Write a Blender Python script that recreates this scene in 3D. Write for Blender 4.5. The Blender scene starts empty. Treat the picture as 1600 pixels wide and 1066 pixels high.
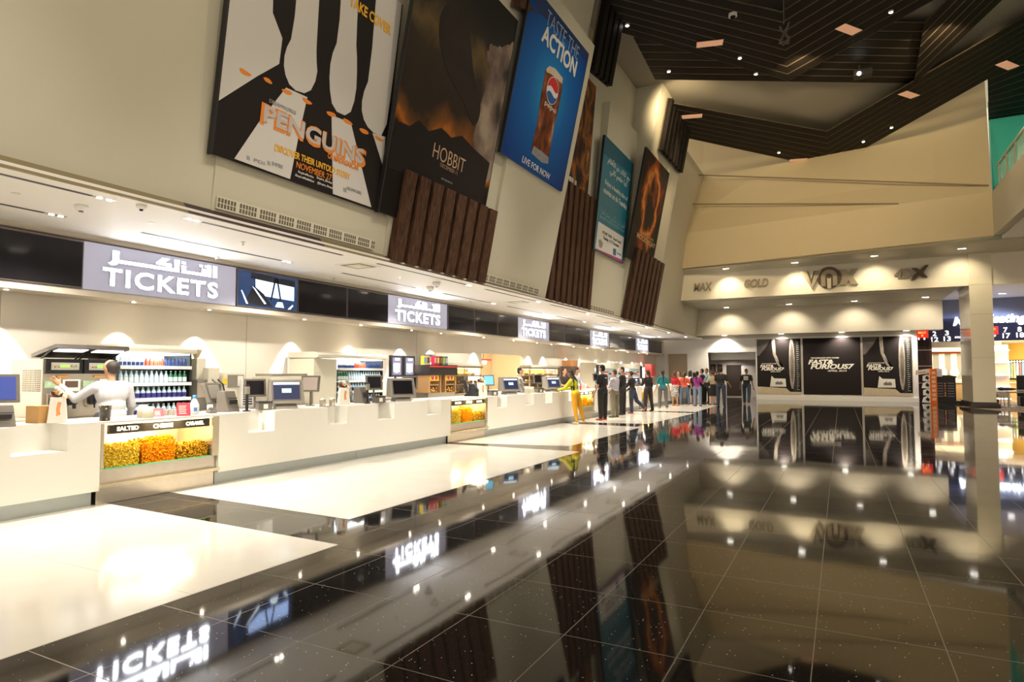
import bpy, bmesh, math, random
from mathutils import Vector, Matrix
R = random.Random(7)
S = bpy.context.scene
COL = S.collection
# ------------------------------------------------------------------ camera
FPX, CX, CY, EYE = 991.0, 800.0, 533.0, 1.5
_Y = Vector((514., -51., FPX)).normalized()
_X = -Vector((-1915., -51., FPX)); _X = (_X - _Y * _X.dot(_Y)).normalized()
_Z = _X.cross(_Y)
if _Z.y < 0: _Z = -_Z
MC = Matrix((( _X.x, _Y.x, _Z.x), (_X.y, _Y.y, _Z.y), (_X.z, _Y.z, _Z.z)))   # world -> lens axes
MT = MC.transposed()
cam = bpy.data.cameras.new('camera'); co = bpy.data.objects.new('camera', cam); COL.objects.link(co)
rw, uw, fw = MT @ Vector((1, 0, 0)), MT @ Vector((0, 1, 0)), MT @ Vector((0, 0, 1))
mw = Matrix((rw, uw, -fw)).transposed().to_4x4(); mw.translation = (0, 0, EYE)
co.matrix_world = mw
cam.sensor_width = 36; cam.sensor_fit = 'HORIZONTAL'; cam.lens = FPX / 1600 * 36
cam.clip_start = .05; cam.clip_end = 300
S.camera = co
# ------------------------------------------------------------------ world, exposure
W = bpy.data.worlds.new('hall'); S.world = W; W.use_nodes = True
bg = W.node_tree.nodes['Background']; bg.inputs[0].default_value = (1.0, .86, .64, 1); bg.inputs[1].default_value = .42
S.view_settings.view_transform = 'Standard'; S.view_settings.look = 'None'
S.view_settings.exposure = 1.27; S.view_settings.gamma = 1.0; S.view_settings.use_curve_mapping = False
S.cycles.use_denoising = True
S.cycles.max_bounces = 7; S.cycles.diffuse_bounces = 4; S.cycles.glossy_bounces = 4; S.cycles.transmission_bounces = 6
S.cycles.caustics_reflective = False; S.cycles.caustics_refractive = False
S.cycles.sample_clamp_indirect = 4.0

def ray(px, py): return MT @ Vector(((px - CX) / FPX, -(py - CY) / FPX, 1.0))
CAM = Vector((0, 0, EYE))
def onz(px, py, z=0.): d = ray(px, py); return CAM + d * ((z - EYE) / d.z)
def onx(px, py, x): d = ray(px, py); return CAM + d * (x / d.x)
def ony(px, py, y): d = ray(px, py); return CAM + d * (y / d.y)
def onl(px, py, x0, a): d = ray(px, py); return CAM + d * ((x0 + a * (EYE - 3.5)) / (d.x - a * d.z))
# ------------------------------------------------------------------ materials
MATS = {}
def rgb(h):
    v = [int(h[i:i + 2], 16) / 255 for i in (0, 2, 4)]
    return tuple(x / 12.92 if x <= .04045 else ((x + .055) / 1.055) ** 2.4 for x in v) + (1,)
def mat(name, c=(.8, .8, .8), rough=.5, metal=0., emit=None, es=1., spec=.5, noise=0., nscale=8., trans=0., alpha=1., ior=1.45):
    if name in MATS: return MATS[name]
    m = bpy.data.materials.new(name); m.use_nodes = True; MATS[name] = m
    nt = m.node_tree; b = nt.nodes['Principled BSDF']
    if isinstance(c, str): c = rgb(c)
    c = tuple(c[:3]) + (1,)
    b.inputs['Base Color'].default_value = c; b.inputs['Roughness'].default_value = rough
    b.inputs['Metallic'].default_value = metal; b.inputs['Specular IOR Level'].default_value = spec
    b.inputs['IOR'].default_value = ior
    if trans: b.inputs['Transmission Weight'].default_value = trans
    if alpha < 1: b.inputs['Alpha'].default_value = alpha
    if emit is not None:
        if isinstance(emit, str): emit = rgb(emit)
        b.inputs['Emission Color'].default_value = tuple(emit[:3]) + (1,); b.inputs['Emission Strength'].default_value = es
    if noise:
        tc = nt.nodes.new('ShaderNodeTexCoord'); n = nt.nodes.new('ShaderNodeTexNoise'); n.inputs['Scale'].default_value = nscale
        n.inputs['Detail'].default_value = 4
        mx = nt.nodes.new('ShaderNodeMix'); mx.data_type = 'RGBA'
        mx.inputs[6].default_value = tuple(x * (1 - noise) for x in c[:3]) + (1,)
        mx.inputs[7].default_value = tuple(min(1, x * (1 + noise)) for x in c[:3]) + (1,)
        nt.links.new(tc.outputs['Object'], n.inputs['Vector']); nt.links.new(n.outputs['Fac'], mx.inputs[0])
        nt.links.new(mx.outputs[2], b.inputs['Base Color'])
    return m
def nodes(m): return m.node_tree, m.node_tree.nodes, m.node_tree.links, m.node_tree.nodes['Principled BSDF']
def math_n(nt, op, a, b=None, c=None):
    n = nt.nodes.new('ShaderNodeMath'); n.operation = op
    for i, v in enumerate((a, b, c)):
        if v is None: continue
        if isinstance(v, (int, float)): n.inputs[i].default_value = v
        else: nt.links.new(v, n.inputs[i])
    return n.outputs[0]
def ramp(nt, fac, stops, interp='LINEAR'):
    r = nt.nodes.new('ShaderNodeValToRGB'); r.color_ramp.interpolation = interp
    e = r.color_ramp.elements
    while len(e) < len(stops): e.new(.5)
    for k, (p, c) in enumerate(stops): e[k].position = p; e[k].color = rgb(c) if isinstance(c, str) else tuple(c[:3]) + (1,)
    nt.links.new(fac, r.inputs[0]); return r.outputs[0]
def mixc(nt, fac, a, b):
    n = nt.nodes.new('ShaderNodeMix'); n.data_type = 'RGBA'
    for i, v in ((0, fac), (6, a), (7, b)):
        if isinstance(v, (int, float)): n.inputs[i].default_value = v
        elif isinstance(v, tuple): n.inputs[i].default_value = v
        else: nt.links.new(v, n.inputs[i])
    return n.outputs[2]

M_PAINT = mat('cream_wall_paint', (.56, .525, .42), .55, noise=.02, nscale=3, spec=.3)
M_BEAMP = mat('cream_beam_paint', (.78, .72, .60), .5, noise=.02, nscale=3, spec=.3)
M_LID = mat('dimmed_white_ceiling_paint', (.30, .27, .22), .6, noise=.02, nscale=3, spec=.3)  # white ceiling, its dim light put into a darker base colour
M_ENDW = mat('beige_end_wall_paint', (.60, .50, .33), .55, noise=.02, nscale=3, spec=.3)
M_PAINTW = mat('white_ceiling_paint', (.84, .81, .77), .6, noise=.02, nscale=3, spec=.3)
M_BACK = mat('pale_service_wall_laminate', (.78, .73, .65), .35, noise=.03, nscale=2)
M_SOLID = mat('white_solid_surface', (.83, .815, .765), .3, noise=.015, nscale=5)
M_PLINTH = mat('brushed_grey_plinth', (.42, .46, .46), .35, metal=.3, noise=.05)
M_STEEL = mat('brushed_stainless_steel', (.62, .56, .48), .28, metal=1., noise=.08, nscale=14)
M_BRASSY = mat('champagne_metal_trim', (.25, .20, .11), .4, metal=.3, noise=.05)
M_DARK = mat('dark_plastic', (.02, .02, .022), .35, noise=.1)
M_GREY = mat('grey_device_plastic', (.15, .132, .112), .45, noise=.05)
M_GREYL = mat('light_grey_device_plastic', (.24, .22, .19), .4, noise=.05)
M_BLACK = mat('matte_black', (.012, .011, .012), .5, noise=.1)
M_SCREEN = mat('dark_glass_screen', (.012, .011, .014), .12, noise=.1, spec=.2)
M_WHITE = mat('white_plastic', (.85, .84, .82), .35, noise=.01)
M_SIGNBG = mat('lilac_painted_glow_sign_panel', (.34, .34, .42), .4, noise=.02, emit=(.50, .50, .66), es=.17)  # weak emission stands in for the letters' glow falling on the panel
M_LIT = mat('lit_letter_face', (1, 1, 1), .4, emit=(.90, .93, 1), es=8)
M_LITSIDE = mat('letter_return', (.62, .62, .68), .4)
M_BEAMSIGN = mat('brushed_bronze_letters', (.34, .29, .21), .4, metal=.35, noise=.06)
M_BEAMDARK = mat('dark_bronze_inlay', (.09, .065, .045), .35, metal=.7, noise=.05)
M_LAMP = mat('lamp_lens', (1, 1, 1), .4, emit=(1, .9, .72), es=25)
M_LAMPW = mat('downlight_lens', (1, 1, 1), .4, emit=(1, .95, .85), es=9)
M_CREAM = mat('cream_appliance_enamel', (.74, .70, .58), .35, noise=.02)
M_RED = mat('red_print', (.55, .04, .05), .45, noise=.05)
M_PAPER = mat('white_paper', (.82, .80, .74), .6, noise=.03)

def wood_mat(name, c0, c1, axis='Z', scale=1.):
    m = mat(name, c0, .35); nt, ns, L, b = nodes(m)
    tc = ns.new('ShaderNodeTexCoord'); mp = ns.new('ShaderNodeMapping'); L.new(tc.outputs['Object'], mp.inputs[0])
    sc = {'Z': (9, 9, .5), 'X': (.5, 9, 9), 'Y': (9, .5, 9)}[axis]; mp.inputs['Scale'].default_value = tuple(v * scale for v in sc)
    n = ns.new('ShaderNodeTexNoise'); n.inputs['Scale'].default_value = 3; n.inputs['Detail'].default_value = 5; L.new(mp.outputs[0], n.inputs[0])
    L.new(ramp(nt, n.outputs['Fac'], [(.3, c0), (.7, c1)]), b.inputs['Base Color'])
    b.inputs['Roughness'].default_value = .6; b.inputs['Specular IOR Level'].default_value = .15; return m
M_SLAT = wood_mat('walnut_slat', (.035, .017, .010), (.115, .058, .036))
M_CSLAT = wood_mat('dark_wenge_ceiling_slat', (.004, .003, .0022), (.010, .007, .005), 'X')
M_CBACK = mat('brown_slat_backing', (.085, .060, .040), .6, noise=.1)
M_WENGE = wood_mat('wenge_wall_cladding', (.018, .010, .008), (.05, .028, .021))

def floor_mat():
    m = mat('sparkling_black_granite_tile', (.012, .011, .012), .05); nt, ns, L, b = nodes(m)
    g = ns.new('ShaderNodeNewGeometry'); sp = ns.new('ShaderNodeSeparateXYZ'); L.new(g.outputs['Position'], sp.inputs[0])
    def line(o, off, per, w):
        f = math_n(nt, 'FRACT', math_n(nt, 'DIVIDE', math_n(nt, 'SUBTRACT', o, off), per))
        d = math_n(nt, 'ABSOLUTE', math_n(nt, 'SUBTRACT', f, .5)); return math_n(nt, 'GREATER_THAN', d, .5 - w / per)
    gl = math_n(nt, 'MAXIMUM', line(sp.outputs[0], -.167, .6405, .0028), line(sp.outputs[1], 4.213, .765, .0028))
    n1 = ns.new('ShaderNodeTexNoise'); n1.inputs['Scale'].default_value = 90; n1.inputs['Detail'].default_value = 3; L.new(g.outputs['Position'], n1.inputs[0])
    base = ramp(nt, n1.outputs['Fac'], [(.35, (.006, .0055, .006)), (.75, (.022, .019, .018))])
    v = ns.new('ShaderNodeTexVoronoi'); v.inputs['Scale'].default_value = 30; L.new(g.outputs['Position'], v.inputs[0])
    cs = ns.new('ShaderNodeSeparateColor'); L.new(v.outputs['Color'], cs.inputs[0])
    fl = math_n(nt, 'MULTIPLY', math_n(nt, 'LESS_THAN', v.outputs['Distance'], .10), math_n(nt, 'GREATER_THAN', cs.outputs[0], .60))
    v2 = ns.new('ShaderNodeTexVoronoi'); v2.inputs['Scale'].default_value = 110; L.new(g.outputs['Position'], v2.inputs[0])
    cs2 = ns.new('ShaderNodeSeparateColor'); L.new(v2.outputs['Color'], cs2.inputs[0])
    fl2 = math_n(nt, 'MULTIPLY', math_n(nt, 'LESS_THAN', v2.outputs['Distance'], .22), math_n(nt, 'GREATER_THAN', cs2.outputs[1], .86))
    hue = ns.new('ShaderNodeHueSaturation'); hue.inputs['Color'].default_value = (.9, .8, .6, 1); hue.inputs['Saturation'].default_value = 1.2; L.new(cs.outputs[1], hue.inputs['Hue'])
    c = mixc(nt, math_n(nt, 'MULTIPLY', fl2, .12), base, (.75, .7, .6, 1))
    c = mixc(nt, fl, c, hue.outputs[0])
    c = mixc(nt, gl, c, (.20, .17, .14, 1)); L.new(c, b.inputs['Base Color'])
    L.new(math_n(nt, 'ADD', .045, math_n(nt, 'MULTIPLY', gl, .4)), b.inputs['Roughness'])
    b.inputs['IOR'].default_value = 1.62
    n2 = ns.new('ShaderNodeTexNoise'); n2.inputs['Scale'].default_value = 1.3; n2.inputs['Detail'].default_value = 1; L.new(g.outputs['Position'], n2.inputs[0])
    bp = ns.new('ShaderNodeBump'); bp.inputs['Strength'].default_value = .05; bp.inputs['Distance'].default_value = .02
    L.new(n2.outputs['Fac'], bp.inputs['Height']); L.new(bp.outputs[0], b.inputs['Normal']); return m
M_FLOOR = floor_mat()
def wfloor_mat():
    m = mat('cream_polished_tile', (.80, .74, .62), .12); nt, ns, L, b = nodes(m)
    g = ns.new('ShaderNodeNewGeometry'); sp = ns.new('ShaderNodeSeparateXYZ'); L.new(g.outputs['Position'], sp.inputs[0])
    f = math_n(nt, 'FRACT', math_n(nt, 'DIVIDE', math_n(nt, 'SUBTRACT', sp.outputs[1], 2.9), 1.53))
    gl = math_n(nt, 'GREATER_THAN', math_n(nt, 'ABSOLUTE', math_n(nt, 'SUBTRACT', f, .5)), .4985)
    n = ns.new('ShaderNodeTexNoise'); n.inputs['Scale'].default_value = 2; L.new(g.outputs['Position'], n.inputs[0])
    c = ramp(nt, n.outputs['Fac'], [(.3, (.78, .75, .69)), (.7, (.84, .81, .75))])
    L.new(mixc(nt, gl, c, (.5, .42, .3, 1)), b.inputs['Base Color']); return m
M_WFLOOR = wfloor_mat()
def carpet_mat():
    m = mat('speckled_brown_carpet', (.3, .2, .12), .95); nt, ns, L, b = nodes(m)
    g = ns.new('ShaderNodeNewGeometry'); v = ns.new('ShaderNodeTexNoise'); v.inputs['Scale'].default_value = 14; v.inputs['Detail'].default_value = 4
    L.new(g.outputs['Position'], v.inputs[0])
    L.new(ramp(nt, v.outputs['Fac'], [(.38, (.09, .055, .035)), (.5, (.28, .19, .11)), (.62, (.52, .42, .28))]), b.inputs['Base Color']); return m
M_CARPET = carpet_mat()
# ------------------------------------------------------------------ mesh helpers
class MB:
    def __init__(s): s.v = []; s.f = []; s.m = []; s.sm = []
    def add(s, vs, fs, m=0, smooth=False):
        o = len(s.v); s.v += [tuple(v) for v in vs]
        for f in fs: s.f.append([i + o for i in f]); s.m.append(m); s.sm.append(smooth)
        return s
    def box(s, x0, x1, y0, y1, z0, z1, m=0):
        return s.add([(x0, y0, z0), (x1, y0, z0), (x1, y1, z0), (x0, y1, z0), (x0, y0, z1), (x1, y0, z1), (x1, y1, z1), (x0, y1, z1)],
                     [(3, 2, 1, 0), (4, 5, 6, 7), (0, 1, 5, 4), (1, 2, 6, 5), (2, 3, 7, 6), (3, 0, 4, 7)], m)
    def hexa(s, a, b, m=0):   # two quads a (bottom) and b (top)
        return s.add(list(a) + list(b), [(3, 2, 1, 0), (4, 5, 6, 7), (0, 1, 5, 4), (1, 2, 6, 5), (2, 3, 7, 6), (3, 0, 4, 7)], m)
    def prism(s, poly, w0, w1, m=0, axes='uvw'):
        n = len(poly); P = lambda u, v, w: {'uvw': (u, v, w), 'yzx': (w, u, v), 'xzy': (u, w, v)}[axes]
        return s.add([P(u, v, w0) for u, v in poly] + [P(u, v, w1) for u, v in poly],
                     [tuple(range(n))[::-1], tuple(range(n, 2 * n))] + [(i, (i + 1) % n, n + (i + 1) % n, n + i) for i in range(n)], m)
    def cyl(s, p0, p1, r0, r1=None, n=14, m=0, smooth=True, cap=True):
        r1 = r0 if r1 is None else r1; p0 = Vector(p0); p1 = Vector(p1); d = (p1 - p0).normalized()
        a = d.orthogonal().normalized(); b = d.cross(a); vs = []
        for p, r in ((p0, r0), (p1, r1)):
            for i in range(n): t = 2 * math.pi * i / n; vs.append(p + (a * math.cos(t) + b * math.sin(t)) * r)
        s.add(vs, [(i, (i + 1) % n, n + (i + 1) % n, n + i) for i in range(n)], m, smooth)
        if cap: s.add(vs[:n], [tuple(range(n))[::-1]], m); s.add(vs[n:], [tuple(range(n))], m)
        return s
    def lathe(s, prof, c=(0, 0, 0), n=14, m=0):
        vs = []; fs = []; k = len(prof)
        for i in range(n):
            t = 2 * math.pi * i / n
            for r, z in prof: vs.append((c[0] + r * math.cos(t), c[1] + r * math.sin(t), c[2] + z))
        for i in range(n):
            j = (i + 1) % n
            for q in range(k - 1): fs.append((i * k + q, j * k + q, j * k + q + 1, i * k + q + 1))
        return s.add(vs, fs, m, True)
    def tube(s, pts, r, n=8, m=0):
        for a, b in zip(pts[:-1], pts[1:]): s.cyl(a, b, r, r, n, m)
        return s
    def ball(s, c, r, m=0, nu=12, nv=8, rot=None):
        if isinstance(r, (int, float)): r = (r, r, r)
        vs = []; fs = []; c = Vector(c)
        for j in range(1, nv):
            p = math.pi * j / nv
            for i in range(nu):
                t = 2 * math.pi * i / nu; v = Vector((r[0] * math.sin(p) * math.cos(t), r[1] * math.sin(p) * math.sin(t), r[2] * math.cos(p)))
                vs.append(c + (rot @ v if rot else v))
        tp = Vector((0, 0, r[2])); vs += [c + (rot @ tp if rot else tp), c - (rot @ tp if rot else tp)]
        for j in range(nv - 2):
            for i in range(nu): fs.append((j * nu + i, (j + 1) * nu + i, (j + 1) * nu + (i + 1) % nu, j * nu + (i + 1) % nu))
        T = len(vs) - 2
        for i in range(nu): fs.append((T, i, (i + 1) % nu)); fs.append((T + 1, (nv - 2) * nu + (i + 1) % nu, (nv - 2) * nu + i))
        return s.add(vs, fs, m, True)
    def mesh(s, name, mats):
        me = bpy.data.meshes.new(name); me.from_pydata(s.v, [], s.f)
        for m in (mats if isinstance(mats, (list, tuple)) else [mats]): me.materials.append(m)
        me.polygons.foreach_set('material_index', s.m); me.polygons.foreach_set('use_smooth', s.sm)
        bm = bmesh.new(); bm.from_mesh(me); bmesh.ops.recalc_face_normals(bm, faces=bm.faces); bm.to_mesh(me); bm.free()
        me.update(); return me
    def build(s, name, mats, parent=None, mx=None, bevel=0):
        o = bpy.data.objects.new(name, s.mesh(name, mats)); COL.objects.link(o)
        if parent: o.parent = parent
        if mx is not None: o.matrix_local = mx
        if bevel:
            b = o.modifiers.new('bevel', 'BEVEL'); b.width = bevel; b.segments = 2; b.limit_method = 'ANGLE'
        return o
def tag(o, label=None, cat=None, group=None, kind=None):
    if label: o['label'] = label
    if cat: o['category'] = cat
    if group: o['group'] = group
    if kind: o['kind'] = kind
    return o
def struct(o, label=None, cat=None): o['kind'] = 'structure'; return tag(o, label, cat)
def thing(name, label, cat, mx=None, group=None, loc=None, rz=0):
    o = bpy.data.objects.new(name, None); o.empty_display_size = .1; COL.objects.link(o)
    if mx is not None: o.matrix_world = mx
    if loc is not None: o.location = loc; o.rotation_euler = (0, 0, rz)
    return tag(o, label, cat, group)
def dup(root, label=None, group=None):
    r = root.copy(); COL.objects.link(r)
    if label: r['label'] = label
    if group: r['group'] = group
    for ch in list(root.children):
        c = ch.copy(); COL.objects.link(c); c.parent = r
        for g in list(ch.children): d = g.copy(); COL.objects.link(d); d.parent = c
    return r
def FR(o, right, up):
    r = Vector(right).normalized(); u = Vector(up).normalized(); n = r.cross(u)
    m = Matrix((r, u, n)).transposed().to_4x4(); m.translation = o; return m
LEFTF = lambda x, y, z: FR((x, y, z), (0, 1, 0), (0, 0, 1))      # on a wall facing +X
BACKF = lambda x, y, z: FR((x, y, z), (1, 0, 0), (0, 0, 1))      # on a wall facing -Y
ORD = ['first', 'second', 'third', 'fourth', 'fifth', 'sixth', 'seventh', 'eighth', 'ninth', 'tenth', 'eleventh', 'twelfth', 'thirteenth', 'fourteenth', 'fifteenth', 'sixteenth', 'seventeenth', 'eighteenth', 'nineteenth', 'twentieth']
# ---- lettering
FORMS = {}
for ch, f in {'ا': 'FE8D FE8E', 'أ': 'FE83 FE84', 'ب': 'FE8F FE90 FE91 FE92', 'ت': 'FE95 FE96 FE97 FE98', 'ث': 'FE99 FE9A FE9B FE9C', 'ء': 'FE80',
              'د': 'FEA9 FEAA', 'ذ': 'FEAB FEAC', 'ر': 'FEAD FEAE', 'و': 'FEED FEEE', 'ع': 'FEC9 FECA FECB FECC', 'ف': 'FED1 FED2 FED3 FED4',
              'ك': 'FED9 FEDA FEDB FEDC', 'ل': 'FEDD FEDE FEDF FEE0', 'م': 'FEE1 FEE2 FEE3 FEE4', 'ن': 'FEE5 FEE6 FEE7 FEE8', 'ه': 'FEE9 FEEA FEEB FEEC',
              'ي': 'FEF1 FEF2 FEF3 FEF4', 'ط': 'FEC1 FEC2 FEC3 FEC4', 'ش': 'FEB5 FEB6 FEB7 FEB8', 'ق': 'FED5 FED6 FED7 FED8', 'ص': 'FEB9 FEBA FEBB FEBC', 'ح': 'FEA1 FEA2 FEA3 FEA4', 'ة': 'FE93 FE94', 'ى': 'FEEF FEF0', 'س': 'FEB1 FEB2 FEB3 FEB4'}.items():
    FORMS[ch] = [chr(int(x, 16)) for x in f.split()]
def arabic(s):
    out = []
    for i, c in enumerate(s):
        if c not in FORMS: out.append(c); continue
        f = FORMS[c]; p = i > 0 and len(FORMS.get(s[i - 1], ())) == 4; n = i + 1 < len(s) and s[i + 1] in FORMS and s[i + 1] != 'ء' and len(f) == 4
        if c == 'ء': p = False
        out.append(f[3] if p and n else f[2] if n else f[1] if p and len(f) > 1 else f[0])
    return ''.join(reversed(out))
TXT = {}
def textmesh(s, bold=0., shear=0., extrude=0., spacing=1.):
    k = (s, bold, shear, extrude, spacing)
    if k in TXT: return TXT[k]
    c = bpy.data.curves.new('lettering', 'FONT'); c.body = s; c.size = 1; c.offset = bold; c.shear = shear; c.extrude = extrude; c.space_character = spacing
    c.resolution_u = 3; c.fill_mode = 'BOTH'
    o = bpy.data.objects.new('tmp', c); COL.objects.link(o); bpy.context.view_layer.update()
    me = bpy.data.meshes.new_from_object(o.evaluated_get(bpy.context.evaluated_depsgraph_get()))
    bpy.data.objects.remove(o); bpy.data.curves.remove(c)
    xs = [v.co.x for v in me.vertices] or [0, 1]; ys = [v.co.y for v in me.vertices] or [0, 1]
    TXT[k] = (me, min(xs), max(xs), min(ys), max(ys)); return TXT[k]
def lettering(name, s, parent, u, v, w, h, m, bold=.02, shear=0., depth=.004, w0=0., spacing=1., side=None):
    """text filled into the box u..u+w, v..v+h of the parent's face"""
    me, x0, x1, y0, y1 = textmesh(s, bold, shear, .5, spacing)
    me = me.copy(); me.name = name
    for p in me.vertices:
        p.co = (u + (p.co.x - x0) / max(1e-6, x1 - x0) * w, v + (p.co.y - y0) / max(1e-6, y1 - y0) * h, w0 + (p.co.z + .5) * depth)
    me.materials.clear(); me.materials.append(m)
    if side is not None:
        me.materials.append(side); me.update()
        for f in me.polygons: f.material_index = 0 if abs(f.normal.z) > .7 else 1
    o = bpy.data.objects.new(name, me); COL.objects.link(o); o.parent = parent; return o
def spot(name, loc, target, power, size=60, color=(1, .88, .70), blend=.6, r=.04):
    l = bpy.data.lights.new(name, 'SPOT'); l.energy = power; l.spot_size = math.radians(size); l.spot_blend = blend; l.color = color; l.shadow_soft_size = r
    o = bpy.data.objects.new(name, l); COL.objects.link(o); o.location = loc
    o.rotation_euler = (Vector(target) - Vector(loc)).to_track_quat('-Z', 'Y').to_euler(); return o
def area(name, loc, target, power, sx, sy, color=(1, .85, .62), spread=180):
    l = bpy.data.lights.new(name, 'AREA'); l.shape = 'RECTANGLE'; l.size = sx; l.size_y = sy; l.energy = power; l.color = color; l.spread = math.radians(spread)
    o = bpy.data.objects.new(name, l); COL.objects.link(o); o.location = loc
    o.rotation_euler = (Vector(target) - Vector(loc)).to_track_quat('-Z', 'Y').to_euler(); return o
# ================================================================== STRUCTURE
ZS = 3.55          # underside of the soffit over the service counters
struct(MB().box(-16, 18, -8, 56, -.2, 0).build('floor', M_FLOOR))
def slab(poly, z0, z1, name, m): return struct(MB().prism(poly, z0, z1).build(name, m))
slab([(-10.3, -4), (-3.95, -4), (-3.95, 4.31), (-10.3, 4.52)], 0, .003, 'floor', M_WFLOOR)
slab([(-10.3, 5.25), (-7.45, 5.21), (-4.53, 5.10), (-4.50, 11.5), (-10.3, 11.46)], 0, .003, 'floor', M_WFLOOR)
slab([(-10.3, 11.7), (-7.1, 11.8), (-5.02, 12.28), (-5.0, 17.6), (-10.3, 18.1)], 0, .003, 'floor', M_WFLOOR)
slab([(-10.3, 18.5), (-7.0, 18.55), (-5.15, 18.75), (-4.95, 24.6), (-10.3, 24.9)], 0, .003, 'floor', M_WFLOOR)
slab([(-10.3, 25.4), (-5.1, 25.5), (-5.2, 31.5), (-10.3, 31.7)], 0, .003, 'floor', M_WFLOOR)
slab([(4.6, 35.2), (5.7, 31.8), (9, 25), (18, 18), (18, 56), (7.2, 56), (6.3, 37)], 0, .006, 'floor', M_CARPET)
# service wall behind the counters, with the kitchen hatch
XW = -10.3
wl = MB()
for y0, y1, z0, z1 in ((-5, 17.73, 0, ZS), (17.73, 20.9, 2.16, ZS), (17.73, 20.9, 0, .95), (20.9, 39.6, 0, ZS)):
    wl.box(XW - .2, XW, y0, y1, z0, z1)
struct(wl.build('wall_left', M_BACK))
sm = MB()
for y in (2.1, 4.5, 8.6, 14.2, 23.6, 30.2): sm.box(XW, XW + .003, y - .006, y + .006, 0, 2.64)
struct(sm.build('trim_1', mat('shadow_gap', (.45, .41, .35), .6)), 'thin panel joints in the pale service wall', 'wall joint')
kr = MB().box(-13.6, -13.4, 16.5, 24, 0, 3.2).box(-13.4, -10.5, 16.3, 16.5, 0, 3.2).box(-13.4, -10.5, 24, 24.2, 0, 3.2).box(-13.6, -10.5, 16.3, 24.2, 3.2, 3.3)
struct(kr.build('wall_kitchen', mat('warm_kitchen_wall', (.74, .62, .44), .6, noise=.03)))
# sign fascia
struct(MB().box(XW, -9.86, -5, 39.6, 2.72, ZS).box(XW, -9.80, -5, 39.6, 2.64, 2.72).build('wall_fascia', mat('warm_grey_fascia', (.62, .56, .47), .4, noise=.02)))
struct(MB().box(-9.86, -9.83, -5, 39.6, 3.455, 3.475).build('trim_2', mat('dark_shadow_line', (.10, .07, .06), .5)))
# soffit slab and its metal edge
struct(MB().box(XW, -7.36, -5, 39, ZS, ZS + .07).build('ceiling', M_PAINTW))
tr = MB(); y = -5.
for k, (y1, m) in enumerate(((5.2, 0), (7.6, 1), (9.2, 0), (13.0, 2), (16.2, 2), (19.9, 1), (23.3, 2), (27.9, 1), (34.5, 2))):
    tr.hexa([(-7.355, y, ZS - .004), (-7.33, y, ZS), (-7.33, y1, ZS), (-7.355, y1, ZS - .004)], [(-7.50, y, ZS + .155), (-7.46, y, ZS + .16), (-7.46, y1, ZS + .16), (-7.50, y1, ZS + .155)], m); y = y1
struct(tr.build('trim_3', [M_BRASSY, mat('dark_bronze_edge', (.07, .045, .05), .4, metal=.4), mat('pale_metal_edge', (.45, .36, .26), .3, metal=.8)]))
# upper left wall: leaning bays
ZB, ZT, ZC = 3.62, 10.62, 12.0
def wedge(y0, y1, x0, a, z0, z1, name='wall_left', m=M_PAINT, back=-9.6, thick=None):
    fx = lambda z: x0 + a * (z - 3.5)
    b0 = back if thick is None else fx(z0) - thick; b1 = back if thick is None else fx(z1) - thick
    return struct(MB().hexa([(b0, y0, z0), (fx(z0), y0, z0), (fx(z0), y1, z0), (b0, y1, z0)], [(b1, y0, z1), (fx(z1), y0, z1), (fx(z1), y1, z1), (b1, y1, z1)]).build(name, m))
BAYS = {0: (-6, 5.598, -7.47, .10), 1: (5.60, 9.20, -7.47, .13), 2: (9.2, 12.86, -7.47, .20), 3: (12.86, 16.35, -7.44, .22), 4: (16.3, 20.0, -7.55, .09),
        5: (20.0, 23.3, -7.46, .115), 6: (23.3, 27.75, -7.47, .20), 7: (27.7, 39.2, -7.75, .14)}
for k, (y0, y1, x0, a) in BAYS.items():
    top = ZT if k in (3, 5) else 12.5
    wedge(y0, y1, x0, a, ZB, top)
    if top == ZT: wedge(y0, y1, x0 - .28, a, ZT, 12.5)
# ---- ceiling (white lid stops at the rear slat band; the end wall rises past it)
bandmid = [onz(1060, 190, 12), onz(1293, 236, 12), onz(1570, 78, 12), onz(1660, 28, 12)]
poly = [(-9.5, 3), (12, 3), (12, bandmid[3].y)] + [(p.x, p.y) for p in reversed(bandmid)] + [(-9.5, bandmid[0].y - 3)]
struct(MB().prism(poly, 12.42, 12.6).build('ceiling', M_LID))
struct(MB().box(-10, 14, 20, 45, 17, 17.2).build('ceiling', M_PAINTW))
# ---- end of the hall: leaning upper wall, VOX beam, lower box, partition with banners
def facet(pts, name, m=M_PAINT, t=Vector((0, .3, 0))):
    return struct(MB().hexa([Vector(p) for p in pts], [Vector(p) + t for p in pts]).build(name, m))
UL, UR = Vector((-8.4, 33.6, 7.0)), Vector((5.53, 31.03, 7.0))
CRL, CRR = Vector((-8.4, 33.6, 8.85)), Vector((5.53, 31.03, 8.77))
TPL, TPR = Vector((-8.6, 39.0, 17)), Vector((5.9, 34.0, 17))
facet([UL, UR, CRR, CRL], 'wall_back', M_ENDW)
facet([CRL, CRR, TPR, TPL], 'wall_back', M_ENDW)
grv = MB()
def onfacet(px, py, a, b, c):
    n = (b - a).cross(c - a); d = ray(px, py); return CAM + d * ((a - CAM).dot(n) / d.dot(n))
for (x0, y0, x1, y1) in ((1082, 274, 1545, 291), (1072, 320, 1404, 319.5)):
    p, q = onfacet(x0, y0, CRL, CRR, TPR), onfacet(x1, y1, CRL, CRR, TPR); d = Vector((0, -.02, .01)); u = Vector((0, 0, .05))
    grv.hexa([p, q, q + u, p + u], [p + d, q + d, q + u + d, p + u + d])
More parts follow.
